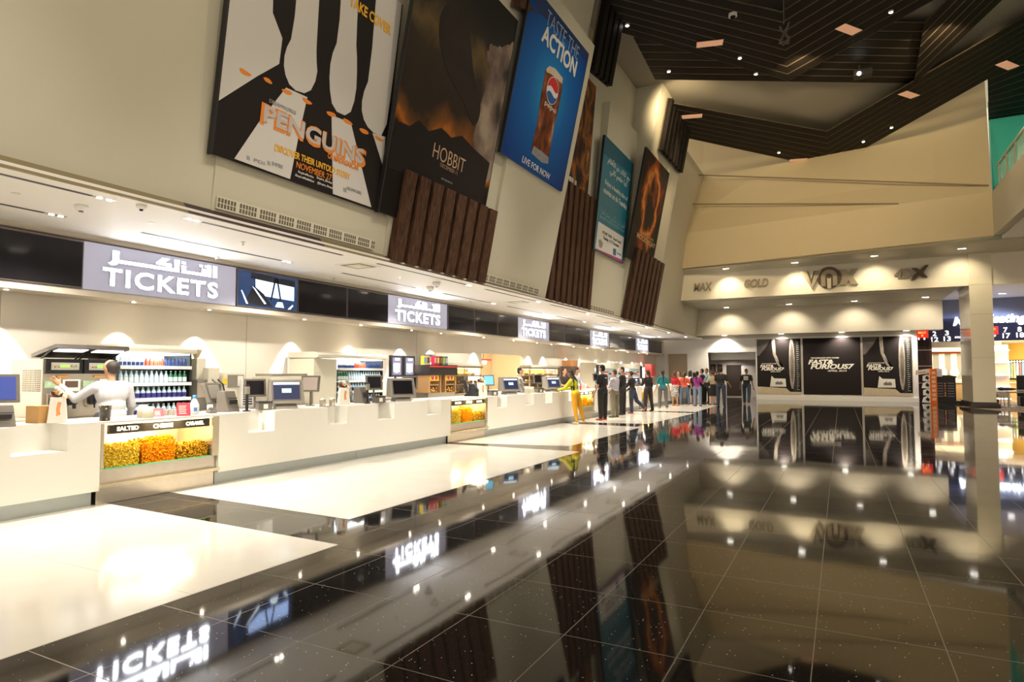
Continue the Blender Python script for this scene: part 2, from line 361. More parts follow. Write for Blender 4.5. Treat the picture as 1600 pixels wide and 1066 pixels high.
struct(grv.build('trim_4', mat('wall_slot_shadow', (.20, .15, .09), .5)), 'thin slots across the upper end wall', 'wall slot')
# sloping underside between the upper wall and the sign beam
struct(MB().hexa([(-8.4, 34, 6.75), (18, 34, 6.75), (18, 30.3, 6.95), (-8.4, 33.6, 6.95)], [(-8.4, 34.3, 7.2), (18, 34.3, 7.2), (18, 31, 7.2), (-8.4, 33.9, 7.2)]).build('ceiling', M_PAINT))
struct(MB().box(-8.4, 18, 34, 34.4, 5.38, 6.78).build('wall_beam', M_BEAMP))
struct(MB().box(-8.6, 4.71, 34.4, 39.0, 5.30, 5.40).build('ceiling', M_PAINT))
struct(MB().box(-8.6, 4.71, 39.0, 39.9, 3.78, 5.30).build('wall_bulkhead', M_BEAMP))
struct(MB().box(-9.9, 3.6, 39.6, 39.9, 3.60, 3.80).build('trim_5', M_PAINT))
LB = MB()
# partition: doorway recess at -7.1..-4.4 and a beige niche at -9.55..-8.35
for x0, x1, z0, z1 in ((-10.5, -9.58, 0, 3.6), (-9.58, -8.38, 2.72, 3.6), (-8.38, -7.15, 0, 3.6), (-7.15, -4.42, 2.78, 3.6)): LB.box(x0, x1, 39.6, 39.9, z0, z1)
LB.box(-7.15, -4.42, 40.6, 40.9, 2.35, 2.78)
struct(LB.build('wall_back', M_PAINTW))
struct(MB().box(-9.58, -8.38, 39.85, 39.95, 0, 2.72).build('wall_niche', mat('beige_niche_panel', (.50, .40, .27), .5, noise=.02)))
struct(MB().box(-8.4, -4.2, 43.0, 43.2, 0, 3).box(-8.6, -8.3, 39.95, 43.2, 0, 3).box(-4.42, -4.2, 39.9, 43.2, 0, 3).box(-8.4, -4.2, 39.9, 43.2, 2.78, 2.9).build('wall_corridor', mat('grey_corridor_wall', (.55, .50, .46), .5, noise=.03)))
struct(MB().box(-4.42, 3.62, 39.6, 39.9, 0, 3.6).build('wall_partition', mat('white_hoarding', (.78, .74, .68), .45, noise=.02)))
struct(MB().box(-4.42, 3.62, 39.52, 39.6, 0, .22).build('baseboard_back', mat('white_hoarding_base', (.8, .77, .71), .3)))
# ---- right hand gallery: parapet, slab edge, turquoise wall
struct(MB().box(5.53, 5.85, 12, 31.05, 7.0, 8.77).build('wall_right', M_PAINT))
struct(MB().box(5.85, 18, 12, 31.3, 6.9, 7.25).build('ceiling', M_PAINTW))
struct(MB().box(5.85, 18, 12, 31.3, 8.2, 8.3).build('floor_gallery', mat('green_gallery_floor', (.07, .24, .05), .8, noise=.3)))
struct(MB().box(5.80, 18, 32.4, 32.7, 7.2, 13).build('wall_gallery', mat('turquoise_wall', (.05, .52, .46), .5, noise=.03)))
struct(MB().box(5.86, 18, 31.9, 32.38, 8.2, 9.25).build('trim_6', mat('gallery_planting_green', (.06, .26, .04), .8, noise=.3)))
# ---- right lobby ceiling, walls
struct(MB().box(4.71, 18, 34.4, 41.0, 5.46, 5.56).build('ceiling', mat('cool_white_ceiling', (.76, .78, .86), .5)))
struct(MB().box(3.6, 18, 41.0, 41.3, 3.25, 5.6).build('wall_sign', mat('slate_blue_wall', (.20, .22, .33), .45, noise=.02)))
struct(MB().box(3.62, 4.30, 40.0, 41.2, 0, 3.3).build('wall_cladding', M_WENGE))
cl = MB()
for z in (1.0, 1.9, 2.75): cl.box(3.60, 4.31, 39.98, 40.0, z - .012, z + .012)
struct(cl.build('trim_7', mat('pale_metal_joint', (.5, .45, .42), .3, metal=.8)), 'thin pale joints across the dark wood cladding', 'wall joint')
M_YEL = mat('mustard_wall', (.66, .42, .09), .55, noise=.04)
struct(MB().box(3.6, 11, 50, 50.3, 0, 4).build('wall_cafe', M_YEL))
struct(MB().hexa([(8.2, 49, 0), (16, 40, 0), (16.2, 40.2, 0), (8.4, 50.2, 0)], [(8.2, 49, 3.4), (16, 40, 3.4), (16.2, 40.2, 3.4), (8.4, 50.2, 3.4)]).build('wall_cafe', M_YEL))
struct(MB().box(3.6, 18, 41.3, 50.3, 3.3, 3.4).build('ceiling', M_PAINTW))
cv = MB().box(4.4, 8, 44, 44.35, 3.0, 3.3).box(4.4, 8, 46.6, 47, 2.85, 3.3)
struct(cv.build('trim_8', M_PAINTW), 'stepped white cove edges over the cafe', 'ceiling cove')
# pillar
pl = MB().box(5.10, 5.92, 33.92, 34.9, .26, 6.78).box(5.10, 5.92, 34.9, 36.7, .26, 5.44)
struct(pl.build('wall_pillar', mat('glossy_cream_stone', (.74, .68, .54), .12, noise=.03, nscale=2)))
struct(MB().box(4.98, 6.04, 33.80, 36.82, 0, .20).box(5.04, 5.98, 33.86, 36.76, .20, .26).build('baseboard_pillar', mat('polished_dark_base', (.05, .045, .04), .12, metal=.5)))
pj = MB()
for z in (2.2, 4.1, 5.4): pj.box(5.095, 5.925, 33.915, 36.705 if z < 5.4 else 34.905, z - .006, z + .006)
struct(pj.build('trim_9', mat('pillar_joint', (.42, .38, .28), .5)), 'fine joints around the cream pillar', 'pillar joint')
# ================================================================== SLATS
def slat_quad(name, label, cat, A0, A1, B0, B1, n, out, depth, width, m, back=None, bt=.03, group=None, inset=None):
    """slats run A->A1 / B->B1, n of them between the two edges"""
    A0, A1, B0, B1, out = (Vector(v) for v in (A0, A1, B0, B1, out))
    c = (A0 + A1 + B0 + B1) / 4; t = thing(name, label, cat, loc=c, group=group)
    for i in range(n):
        t0 = (i + (1 - width) / 2) / n; t1 = (i + 1 - (1 - width) / 2) / n
        q = [A0.lerp(B0, t0), A0.lerp(B0, t1), A1.lerp(B1, t1), A1.lerp(B1, t0)]
        MB().hexa([p - c for p in q], [p + out * depth - c for p in q]).build('slat', m, t)
    if back:
        q = [p + out * (0 if inset is None else depth - inset) for p in (A0, B0, B1, A1)]; MB().hexa([p - c - out * bt for p in q], [p - c for p in q]).build('backing_board', back, t)
    return t
def lq(bay, off, *px):
    y0, y1, x0, a = BAYS[bay]; return [onl(x, y, x0 + off, a) for x, y in px]
N2 = Vector((1, 0, -.2)).normalized()
def bq(bay, off, y0, y1, zt):
    _, _, x0, a = BAYS[bay]; g = lambda y, z: (x0 + off + a * (z - 3.5), y, z); return g(y0, ZB), g(y0, zt), g(y1, ZB), g(y1, zt)
a, b, c, d = bq(2, .01, 9.24, 12.82, 5.28)
slat_quad('wood_slat_screen', 'walnut slat screen under the dark fiery poster, widest slats with white gaps', 'slat screen', a, b, c, d, 8, N2, .13, .74, M_SLAT)
a, b, c, d = bq(4, .04, 16.42, 19.97, 7.25)
slat_quad('wood_slat_screen', 'walnut slat screen between the blue drink poster and the teal poster', 'slat screen', a, b, c, d, 8, (1, 0, -.09), .14, .62, M_SLAT, M_CBACK)
a, b, c, d = bq(6, .04, 23.36, 27.68, 6.32)
slat_quad('wood_slat_screen', 'narrow walnut slat screen below the flame poster at the far end', 'slat screen', a, b, c, d, 7, N2, .14, .6, M_SLAT, M_CBACK)
# hanging upper screens
U = lambda x, y: onl(x, y, -7.40, .2)
up = lambda p, z: Vector((p.x + .2 * (z - p.z), p.y, z))
p, q = U(800, 10), U(836, 26)
slat_quad('wood_slat_screen', 'short dark slats hanging above the top right corner of the dark fiery poster', 'slat screen', p, up(p, 12.4), q, up(q, 12.4), 3, N2, .16, .7, M_SLAT, M_CBACK)
p, q = U(919, 110), U(950, 136)
slat_quad('wood_slat_screen', 'dark vertical slats hanging from the ceiling right of the blue drink poster', 'slat screen', p, up(p, 12.4), q, up(q, 12.4), 4, N2, .16, .66, M_CSLAT, M_CBACK)
p, q = U(1029, 233), U(1062, 271)
slat_quad('wood_slat_screen', 'dark vertical slats hanging from the ceiling above the flame poster', 'slat screen', p, up(p, 12.15), q, up(q, 12.15), 7, N2, .16, .62, M_CSLAT, M_CBACK)
# ceiling bands
Z12 = lambda x, y, z=12.: onz(x, y, z)
DN = Vector((0, 0, -1))
def cband(label, pts, n, z=12., lift=.07):
    a, b, c, d = (onz(x, y, z) for x, y in pts); u = Vector((0, 0, lift))
    return slat_quad('ceiling_slat_band', label, 'ceiling slats', a + u, b + u, c + u, d + u, n, DN, lift, .80, M_CSLAT, M_CBACK, .03, None, .012)
cband('dark slat ceiling band running right from the left wall to the front zigzag point', [(948, -42), (1221, 19), (951, 46), (1232, 127)], 8)
cband('dark slat ceiling band rising right from the front zigzag point', [(1221, 19), (1390, -87), (1232, 127), (1540, -44)], 8)
cband('dark slat ceiling field behind the front zigzag, slats running left to right', [(975, 30), (1452, 36), (1024, 125), (1428, 131)], 8, 12.2)
cband('dark slat ceiling band climbing from the middle to the top right corner of the view', [(1444, 37), (1500, -20), (1428, 132), (1592, -24)], 6)
cband('dark slat ceiling band zigzagging from the far left wall to the rear point', [(1041, 160), (1292, 206), (1077, 217), (1295, 264)], 7)
cband('dark slat ceiling band climbing right from the rear point above the end wall', [(1292, 206), (1690, -25), (1295, 264), (1690, 42)], 7)
cband('dark slat ceiling over the turquoise gallery at the right', [(1543, 118), (1690, 40), (1545, 190), (1690, 172)], 9, 12.15)
# recessed lamps in the bands
def band_lamp(px, py, ang, lab):
    p = onz(px, py, 11.99); t = thing('ceiling_lamp', lab, 'ceiling lamp', loc=p, rz=ang, group=None)
    b = MB().box(-.42, .42, -.20, .20, .0, .02); b.build('housing', M_BLACK, t)
    MB().hexa([(-.40, -.17, .0), (.40, -.17, .0), (.40, .17, .0), (-.40, .17, .0)], [(-.40, -.17, -.012), (.40, -.17, -.012), (.40, .17, -.012), (-.40, .17, -.012)]).build('lit_reflector', mat('peach_lamp_reflector', (.4, .24, .15), .5, emit=(1, .48, .26), es=.17), t)
    return p
LP = [(1109, 68, -.2, 'on the front slat band above the blue drink poster'), (1326, 46, .5, 'on the front slat band right of the zigzag point'), (1081, 182, -.2, 'at the left end of the rear slat band'),
      (1247, 250, -.2, 'on the rear slat band left of its point'), (1420, 148, .5, 'on the rear slat band right of its point'), (1574, 102, .5, 'on the slat band near the turquoise gallery')]
for x, y, an, l in LP:
    p = band_lamp(x, y, an + .45, 'glowing peach recessed lamp ' + l)
    if y not in (250, 148): spot('ceiling_lamp_light', p - Vector((0, 0, .1)), (p.x * .9 - .3, p.y, 0), 420, 75, (1, .74, .46), .7, .15)
def dot_lamp(px, py, z, lab, grp, name='ceiling_spotlight', r=.07, cat='spotlight'):
    p = onz(px, py, z); t = thing(name, lab, cat, loc=p, group=grp)
    MB().cyl((0, 0, .02), (0, 0, -.03), r, n=16).build('trim_ring', M_WHITE, t); MB().cyl((0, 0, -.02), (0, 0, -.035), r * .7, n=16).build('lens', M_LAMPW, t); return p
for k, (x, y) in enumerate(((980, 39), (1156, 90), (1181, 115), (1045, 111), (1392, 18), (1217, 238), (1349, 221), (1393, 199))):
    dot_lamp(x, y, 11.98, 'small round spotlight in the dark slat ceiling, ' + ORD[k] + ' of the bright dots', None)
p = onz(1145, 23, 11.97); t = thing('dome_camera', 'white dome camera on the front slat band', 'camera', loc=p)
MB().cyl((0, 0, .03), (0, 0, -.06), .12, n=16).build('mount', M_WHITE, t); MB().ball((0, 0, -.06), .08).build('dome', M_SCREEN, t)
p = onz(1348, 109, 12.0); t = thing('ceiling_projector', 'small dark projector hanging under the slat ceiling', 'projector', loc=p)
MB().box(-.28, .28, -.2, .2, -.25, -.05).build('body', M_BLACK, t); MB().cyl((-.1, 0, -.05), (-.1, 0, .2), .03).build('bracket', M_DARK, t); MB().cyl((-.12, -.2, -.2), (-.12, -.25, -.2), .06).build('lens', M_LAMPW, t)
p = onz(1224, 0, 12.0); L_ = onz(1224, 30, 12.0)
t = thing('hanging_cable', 'coiled cable hanging from the ceiling at the front zigzag', 'cable', loc=(p.x, p.y, 12.3))
zt = 1.5 + (p.y / 0.887) * 0  # keep simple drop
mb = MB().tube([(0, 0, .1), (0, 0, -1.0)], .012, 6)
pts = [(math.cos(k * 1.1) * (.10 + .05 * math.sin(k * 2.3)), math.sin(k * 1.7) * .12, -1.0 - .55 * abs(math.sin(k * .37))) for k in range(40)]
mb.tube(pts, .014, 5); mb.build('cable_coil', mat('grey_cable', (.16, .14, .11), .6), t)
# gallery balustrade
t = thing('glass_balustrade', 'glass balustrade with steel posts along the gallery edge', 'balustrade', loc=(5.69, 31, 8.77))
for k in range(8):
    MB().box(-.02, .02, -.05, .05, 0, .98).build('post', M_STEEL, t, Matrix.Translation((0, -.5 - k * 1.3, 0)))
    MB().box(-.006, .006, .08, 1.22, .08, 1.15).build('glass_panel', mat('green_tint_glass', (.75, .95, .9), .05, alpha=.25), t, Matrix.Translation((.04, -.5 - k * 1.3 - 1.3, 0)))
MB().box(-.03, .03, -10, -.1, .95, 1.0).build('handrail', M_STEEL, t)
# ================================================================== POSTERS
class Poster:
    """board lying on a leaning bay; u runs along the hall, v up the lean"""
    def __init__(s, name, label, bay, off, Y0, Y1, z0, z1, m, thick=.07, edge=None):
        y0, y1, x0, a = BAYS[bay]; s.x0, s.a = x0 + off, a; s.Y0, s.z0 = Y0, z0; s.k = math.sqrt(1 + a * a)
        s.W = Y1 - Y0; s.H = (z1 - z0) * s.k
        s.t = thing(name, label, 'poster', FR((s.x0 + a * (z0 - 3.5), Y0, z0), (0, 1, 0), (a, 0, 1)))
        MB().box(0, s.W, 0, s.H, -thick, -.002).box(-.03, 0, -.02, s.H, -thick - .01, 0, 1).box(s.W, s.W + .02, 0, s.H, -thick, 0, 1).build('board', [m, edge or M_BLACK], s.t)
    def uv(s, px, py): p = onl(px, py, s.x0, s.a); return (p.y - s.Y0, (p.z - s.z0) * s.k)
    def poly(s, name, pts, m, w=.004, uvs=False):
        q = [(min(max(u, 0), s.W), min(max(v, 0), s.H)) for u, v in (pts if uvs else [s.uv(*p) for p in pts])]
        return MB().prism(q, -.001, w).build(name, m, s.t)
    def text(s, name, st, bl, br, tl, m, bold=.02, shear=0., w0=.004, spacing=1., side=None):
        a, b, c = s.uv(*bl), s.uv(*br), s.uv(*tl)
        return lettering(name, st, s.t, a[0], a[1], b[0] - a[0], c[1] - a[1], m, bold, shear, .004, w0, spacing, side)
def art_mat(name, fn):
    m = mat(name, (.1, .1, .1), .6, spec=.2); nt, ns, L, b = nodes(m)
    tc = ns.new('ShaderNodeTexCoord'); sp = ns.new('ShaderNodeSeparateXYZ'); L.new(tc.outputs['Generated'], sp.inputs[0])
    n = ns.new('ShaderNodeTexNoise'); n.inputs['Scale'].default_value = 4; n.inputs['Detail'].default_value = 6; L.new(tc.outputs['Generated'], n.inputs[0])
    L.new(fn(nt, ns, L, sp, n), b.inputs['Base Color']); return m
P_INK = mat('poster_black_ink', (.014, .010, .010), .6, spec=.2, noise=.1, nscale=1)
P_WHT = mat('poster_white_ink', (.60, .57, .55), .6, spec=.2, noise=.03, nscale=1)
P_ORG = mat('poster_orange_ink', (.75, .22, .02), .4); P_YEL = mat('poster_yellow_ink', (.80, .42, .03), .4)
P_GRY = mat('poster_grey_ink', (.30, .30, .30), .4)
def chaikin(q, n=2):
    for _ in range(n): q = [p for a, b in zip(q, q[1:] + q[:1]) for p in ((a[0] * .75 + b[0] * .25, a[1] * .75 + b[1] * .25), (a[0] * .25 + b[0] * .75, a[1] * .25 + b[1] * .75))]
    return q
# -- striped black and white poster
p1r = onl(592, 330, -7.38, .13); p1l = onl(332.5, 240, -7.38, .13); p1t = onl(629, 7, -7.38, .13)
p1 = Poster('cinema_poster', 'giant black and white striped poster with orange outlined lettering, nearest the camera', 1, .09, p1l.y, p1r.y, p1r.z, p1t.z, P_INK)
for q in ([(355, -60), (428, -60), (426, 20), (441, 60), (436, 100), (402, 119), (341, 157)],
          [(468, -60), (502, -60), (495, 60), (494, 88), (496, 120), (482, 148), (455, 139), (443, 110), (445, 80), (458, 55)],
          [(536, -60), (564, -60), (556, 60), (558, 100), (556, 150), (545, 183), (520, 172), (514, 130), (517, 90), (529, 60)],
          [(592, -60), (634, -60), (628, 8), (613, 130), (601, 215), (578, 205), (565, 180), (566, 150), (578, 120)],
          [(447, 137), (480, 152), (466, 215), (453, 280), (366, 248), (405, 190)],
          [(518, 180), (548, 192), (580, 324), (520, 303)], [(582, 208), (602, 214), (599, 262)]):
    p1.poly('white_stripe', chaikin(q, 1) if len(q) > 8 else q, P_WHT)
for q in ([(373, 104), (386, 112), (394, 118), (388, 120), (375, 114)], [(410, 120), (420, 122), (427, 133), (415, 128)], [(437, 138), (452, 141), (458, 148), (448, 149)], [(470, 150), (484, 158), (489, 164), (476, 162)],
          [(508, 173), (522, 176), (526, 183), (514, 182)], [(535, 183), (548, 190), (552, 197), (538, 192)], [(560, 199), (573, 203), (577, 211), (565, 208)], [(584, 210), (596, 217), (600, 222), (588, 219)]):
    p1.poly('orange_spot', chaikin(q), P_ORG, .006)
p1.text('title_lettering', 'PENGUINS', (405, 193), (570, 260), (412, 160), P_ORG, .03, .0, .006)
p1.text('title_lettering', 'PENGUINS', (410, 190), (566, 256.5), (416, 164), mat('poster_silver_ink', (.50, .44, .41), .5, spec=.2), .03, .0, .011)
p1.text('small_lettering', 'DISCOVER THEIR UNTOLD STORY', (428, 235), (546, 280), (429, 224), P_YEL, .02, 0, .008)
p1.text('small_lettering', 'OF MADAGASCAR', (511, 247), (560, 264), (512, 238), P_ORG, .03, 0, .008)
p1.text('small_lettering', 'NOVEMBER 27', (462, 262), (517, 278), (463, 252), P_ORG, .0, 0, .008)
p1.text('small_lettering', 'TAKE COVER', (545, 8), (612, 34), (548, -8), P_YEL, .03, 0, .008)
p1.text('small_lettering', 'DREAMWORKS', (420, 160), (462, 174), (420, 154), P_GRY, .0, 0, .008)
p1.text('small_lettering', 'PDI', (396, 252), (413, 256), (396, 247), P_GRY, .0, 0, .008)
p1.text('small_lettering', 'EMPIRE', (424, 258), (441, 263), (424, 252), P_GRY, .0, 0, .008)
p1.text('small_lettering', 'EmpireMovies', (465, 271), (489, 278), (465, 266), P_WHT, .01, 0, .008); p1.text('small_lettering', 'Empire_Movies', (494, 280), (518, 288), (494, 275), P_WHT, .01, 0, .008)
p1.text('small_lettering', '/EmpireMiddleEast', (460, 276), (490, 286), (460, 271), P_WHT, .01, 0, .008); p1.text('small_lettering', '@Empire_Movies', (495, 288), (519, 296), (495, 283), P_WHT, .01, 0, .008)
p1.text('small_lettering', 'DREAMWORKS', (541, 296), (564, 303), (541, 291), P_GRY, .0, 0, .008)
for q in ((385, 243), (536, 293), (417, 251)): p1.poly('small_emblem', [q, (q[0] + 5, q[1] + 1.5), (q[0] + 5, q[1] + 8), (q[0], q[1] + 6.5)], P_GRY, .006)
# -- dark fiery poster
def art2(nt, ns, L, sp, n):
    v = math_n(nt, 'ADD', sp.outputs[1], math_n(nt, 'MULTIPLY', math_n(nt, 'SUBTRACT', n.outputs['Fac'], .5), .42))
    lo = ramp(nt, v, [(.12, (.006, .004, .003)), (.28, (.012, .008, .004)), (.335, (.40, .12, .015)), (.38, (.16, .06, .012)), (.47, (.022, .014, .010)), (.62, (.030, .022, .014)), (.72, (.10, .065, .028)), (.80, (.02, .016, .013)), (.95, (.012, .010, .009))])
    n2 = ns.new('ShaderNodeTexNoise'); n2.inputs['Scale'].default_value = 5; n2.inputs['Detail'].default_value = 5
    g = n.inputs[0].links[0].from_socket; L.new(g, n2.inputs[0])
    sky = ramp(nt, n2.outputs['Fac'], [(.35, (.04, .03, .03)), (.5, (.17, .12, .10)), (.65, (.34, .27, .21))])
    u = math_n(nt, 'ADD', sp.outputs[0], math_n(nt, 'MULTIPLY', math_n(nt, 'SUBTRACT', n2.outputs['Fac'], .5), .5))
    f = math_n(nt, 'MULTIPLY', math_n(nt, 'GREATER_THAN', u, .72), math_n(nt, 'MULTIPLY', math_n(nt, 'GREATER_THAN', v, .33), math_n(nt, 'LESS_THAN', v, .86)))
    return mixc(nt, f, lo, sky)
q0, q1, q2 = onl(606, 250, -7.39, .2), onl(771, 262, -7.39, .2), onl(809, 32, -7.39, .2)
p2 = Poster('cinema_poster', 'dark brown poster of smoke and fire with thin gold title, above the walnut slats', 2, .08, q0.y, q2.y, q0.z - .9, q2.z, art_mat('smoke_and_fire_print', art2))
p2.poly('dark_hill', [(612, 215), (625, 190), (640, 197), (655, 188), (670, 205), (690, 200), (705, 215), (722, 212), (740, 232), (765, 255), (752, 318), (606, 262)], P_INK)
p2.poly('dark_hill', chaikin([(690, 10), (715, 0), (735, 40), (738, 110), (752, 160), (748, 190), (738, 200), (726, 160), (700, 120), (684, 60)]), mat('poster_brown_ink', (.022, .016, .013), .6, spec=.2, noise=.5, nscale=2))
p2.text('title_lettering', 'HOBBIT', (675, 245), (724, 270), (678, 222), mat('poster_gold_ink', (.62, .40, .26), .4), -.012, 0, .006)
p2.text('small_lettering', 'DECEMBER 11', (687, 260), (714, 272), (688, 254), mat('poster_dim_gold_ink', (.30, .19, .12), .4), .0, 0, .006)
p2.text('small_lettering', 'IN 3D AND IMAX 3D', (689, 280), (706, 287), (689, 277), P_GRY, .0, 0, .006)
# -- blue drink poster
def art3(nt, ns, L, sp, n):
    a = math_n(nt, 'SUBTRACT', sp.outputs[0], .5); b_ = math_n(nt, 'SUBTRACT', sp.outputs[1], .52)
    d = math_n(nt, 'SQRT', math_n(nt, 'ADD', math_n(nt, 'MULTIPLY', a, a), math_n(nt, 'MULTIPLY', b_, b_)))
    return ramp(nt, d, [(.0, (.02, .30, .62)), (.30, (.004, .12, .42)), (.65, (.002, .035, .21))])
q0, q1 = onl(783, 237, -7.36, .22), onl(920, 84, -7.36, .22)
p3 = Poster('drink_poster', 'bright blue soft drink poster with a glass of cola', 3, .08, q0.y, q1.y, q0.z, q1.z, art_mat('blue_glow_print', art3))
p3.poly('dark_corner', [(838, 15), (838, -40), (925, 80), (916, 96), (880, 55)], mat('navy_ink', (.004, .025, .12), .4), .003)
WI = mat('bright_white_ink', (.74, .74, .74), .4)
p3.text('slogan_lettering', 'TASTE THE', (852, 36), (902, 93), (855, 12), mat('pale_blue_ink', (.30, .38, .50), .4), -.012, 0, .006)
p3.text('slogan_lettering', 'ACTION', (845, 63), (898, 118), (851, 36), WI, .03, 0, .006)
p3.text('slogan_lettering', 'LIVE FOR NOW', (815, 253), (858, 281), (817, 243), WI, .01, 0, .006)
p3.poly('cola_glass', [(853, 107), (858, 103), (879, 121), (878, 140), (872, 172), (866, 195), (856, 256), (847, 254), (830, 238), (832, 224), (840, 190), (845, 150)],
        art_mat('cola_print', lambda nt, ns, L, sp, n: ramp(nt, n.outputs['Fac'], [(.3, (.03, .008, .005)), (.5, (.16, .04, .015)), (.62, (.30, .10, .04)), (.75, (.5, .3, .2))])), .005)
p3.poly('ice_foam', [(853, 108), (858, 103), (867, 107), (879, 122), (878, 131), (868, 122), (860, 115), (854, 113)], mat('ice_ink', (.62, .52, .42), .4, noise=.2), .007)
p3.poly('ice_base', [(834, 228), (845, 236), (857, 246), (856, 256), (846, 254), (830, 239)], mat('glass_base_ink', (.25, .26, .30), .4, noise=.3), .007)
c_ = p3.uv(863, 142); r_ = (p3.uv(872, 130)[0] - p3.uv(854, 142)[0]) * .5 + .05
def disc(c, r, a0=0., a1=2 * math.pi, n=28): return [(c[0] + r * math.cos(a0 + (a1 - a0) * i / n), c[1] + r * math.sin(a0 + (a1 - a0) * i / n)) for i in range(n + 1)]
p3.poly('round_emblem', disc(c_, r_ * 1.06)[:-1], WI, .008, True)
wav = [(c_[0] - r_ * .98 + r_ * 1.96 * i / 10, c_[1] + r_ * .12 + r_ * .22 * math.sin(i / 10 * math.pi * 1.6 + .4) + (i - 5) / 5 * r_ * .22) for i in range(11)]
tp_ = [q for q in disc(c_, r_, 0, math.pi) if q[1] > c_[1] + .0]
p3.poly('emblem_red', [q for q in wav if (q[0] - c_[0]) ** 2 + (q[1] - c_[1]) ** 2 < r_ * r_] + disc(c_, r_, .42, math.pi - .05), mat('emblem_red_ink', (.58, .02, .03), .4), .010, True)
wv2 = [(x, y - r_ * .42) for x, y in wav]
p3.poly('emblem_blue', list(reversed([q for q in wv2 if (q[0] - c_[0]) ** 2 + (q[1] - c_[1]) ** 2 < r_ * r_])) + disc(c_, r_, math.pi + .45, 2 * math.pi - .12), mat('emblem_blue_ink', (.01, .10, .40), .4), .010, True)
p3.text('brand_lettering', 'pepsi', (850, 165), (867, 181), (851, 155), WI, .0, 0, .008)
# -- amber poster between (half hidden)
def art4(nt, ns, L, sp, n):
    f = math_n(nt, 'ADD', n.outputs['Fac'], math_n(nt, 'MULTIPLY', math_n(nt, 'SUBTRACT', sp.outputs[1], .5), .12))
    return ramp(nt, f, [(.36, (.008, .006, .006)), (.47, (.06, .022, .008)), (.55, (.30, .10, .02)), (.63, (.05, .03, .02)), (.75, (.45, .2, .05))])
q0, q1 = onl(918, 305, -7.47, .09), onl(926, 140, -7.47, .09)
p4 = Poster('cinema_poster', 'amber and black poster half hidden behind the blue drink poster', 4, .08, 16.5, q0.y, q0.z - .4, q1.z + .2, art_mat('amber_city_print', art4))
p4.text('small_lettering', 'DECEMBER 18', (878, 275), (900, 291), (879, 267), WI, .02, 0, .006)
# -- teal poster
q0, q1 = onl(927.5, 390, -7.38, .115), onl(946, 211, -7.38, .115); q2 = onl(974, 412, -7.38, .115)
TEAL = mat('teal_ink', (.012, .17, .27), .4, noise=.03, nscale=1)
p5 = Poster('advert_poster', 'teal poster with white Arabic and English writing', 5, .08, q1.y, q2.y, q2.z, q1.z, TEAL)
p5.poly('dark_band', [(946, 211), (990, 258), (988, 272), (944, 240)], mat('deep_teal_ink', (.006, .10, .17), .4), .003)
A1 = 'مع ثلاثاء دو الأفلام'; A2 = 'لها طعم ثاني'; A3 = 'احصل على تذكرتين بسعر واحدة'
p5.text('slogan_lettering', arabic(A1), (949, 257), (984, 279), (949, 241), WI, .012, 0, .006)
p5.text('slogan_lettering', arabic(A2), (952, 274), (979, 291), (952, 260), WI, .012, 0, .006)
p5.text('slogan_lettering', 'Enjoy a healthy diet of', (945, 289), (980, 314), (945, 279), WI, .012, 0, .006)
p5.text('slogan_lettering', 'movies on du Tuesday.', (942.5, 303), (979, 328), (943, 291), WI, .012, 0, .006)
LTB = mat('pale_teal_ink', (.22, .48, .58), .4)
p5.text('small_lettering', arabic(A3), (938, 336), (976, 354), (938, 322), LTB, .0, 0, .006)
p5.text('small_lettering', 'Buy two tickets for the price of one', (937, 342), (975, 362), (937, 334), LTB, .0, 0, .006)
p5.poly('white_panel', [(935, 346), (975, 371), (971, 408), (930, 389)], WI, .004)
p5.poly('magenta_strip', [(930, 388), (972, 406), (971.5, 412), (929.5, 393)], mat('magenta_ink', (.36, .02, .16), .4), .006)
p5.text('small_lettering', 'MOVIE TIMES   Royal Family', (941, 366), (970, 377), (941, 360), P_INK, .0, 0, .006)
p5.text('small_lettering', 'Tuesday  6 7 8  December', (942, 375), (967, 385), (942, 368), P_INK, .0, 0, .006)
p5.poly('small_emblem', [(935, 375), (938, 374), (942, 380), (940, 388), (936, 386)], P_GRY, .006)
p5.poly('small_emblem', [(958, 388), (962.5, 389.5), (962, 400), (957.5, 398)], mat('bank_blue_ink', (.02, .1, .25), .4), .006)
p5.text('small_lettering', 'Family', (963.5, 398), (970, 401), (963.5, 393), TEAL, .0, 0, .006)
# -- flame poster
def art6(nt, ns, L, sp, n):
    a = math_n(nt, 'MULTIPLY', math_n(nt, 'SUBTRACT', sp.outputs[0], .5), 1.15); b_ = math_n(nt, 'SUBTRACT', sp.outputs[1], .58)
    d = math_n(nt, 'SQRT', math_n(nt, 'ADD', math_n(nt, 'MULTIPLY', a, a), math_n(nt, 'MULTIPLY', b_, b_)))
    d = math_n(nt, 'ADD', d, math_n(nt, 'MULTIPLY', math_n(nt, 'SUBTRACT', n.outputs['Fac'], .5), .8))
    return ramp(nt, d, [(.16, (.012, .008, .006)), (.24, (.30, .06, .01)), (.30, (.62, .26, .05)), (.36, (.34, .06, .01)), (.46, (.03, .012, .008)), (.6, (.008, .006, .005))])
q0, q1 = onl(981, 386, -7.39, .2), onl(1011, 230, -7.39, .2); q2 = onl(1046, 271, -7.39, .2)
p6 = Poster('cinema_poster', 'black poster with a ring of flames and gold title, at the far end', 6, .08, q1.y, q2.y, q0.z - .35, q1.z, art_mat('flame_ring_print', art6))
p6.text('title_lettering', 'MOCKINGJAY', (994, 373), (1023, 386), (995, 362), mat('poster_pale_gold_ink', (.45, .31, .14), .4), .02, 0, .006)
p6.text('small_lettering', 'THE HUNGER GAMES', (999, 363), (1021, 374), (999, 359), mat('poster_pale_gold_ink', (.45, .31, .14), .4), .0, 0, .006)
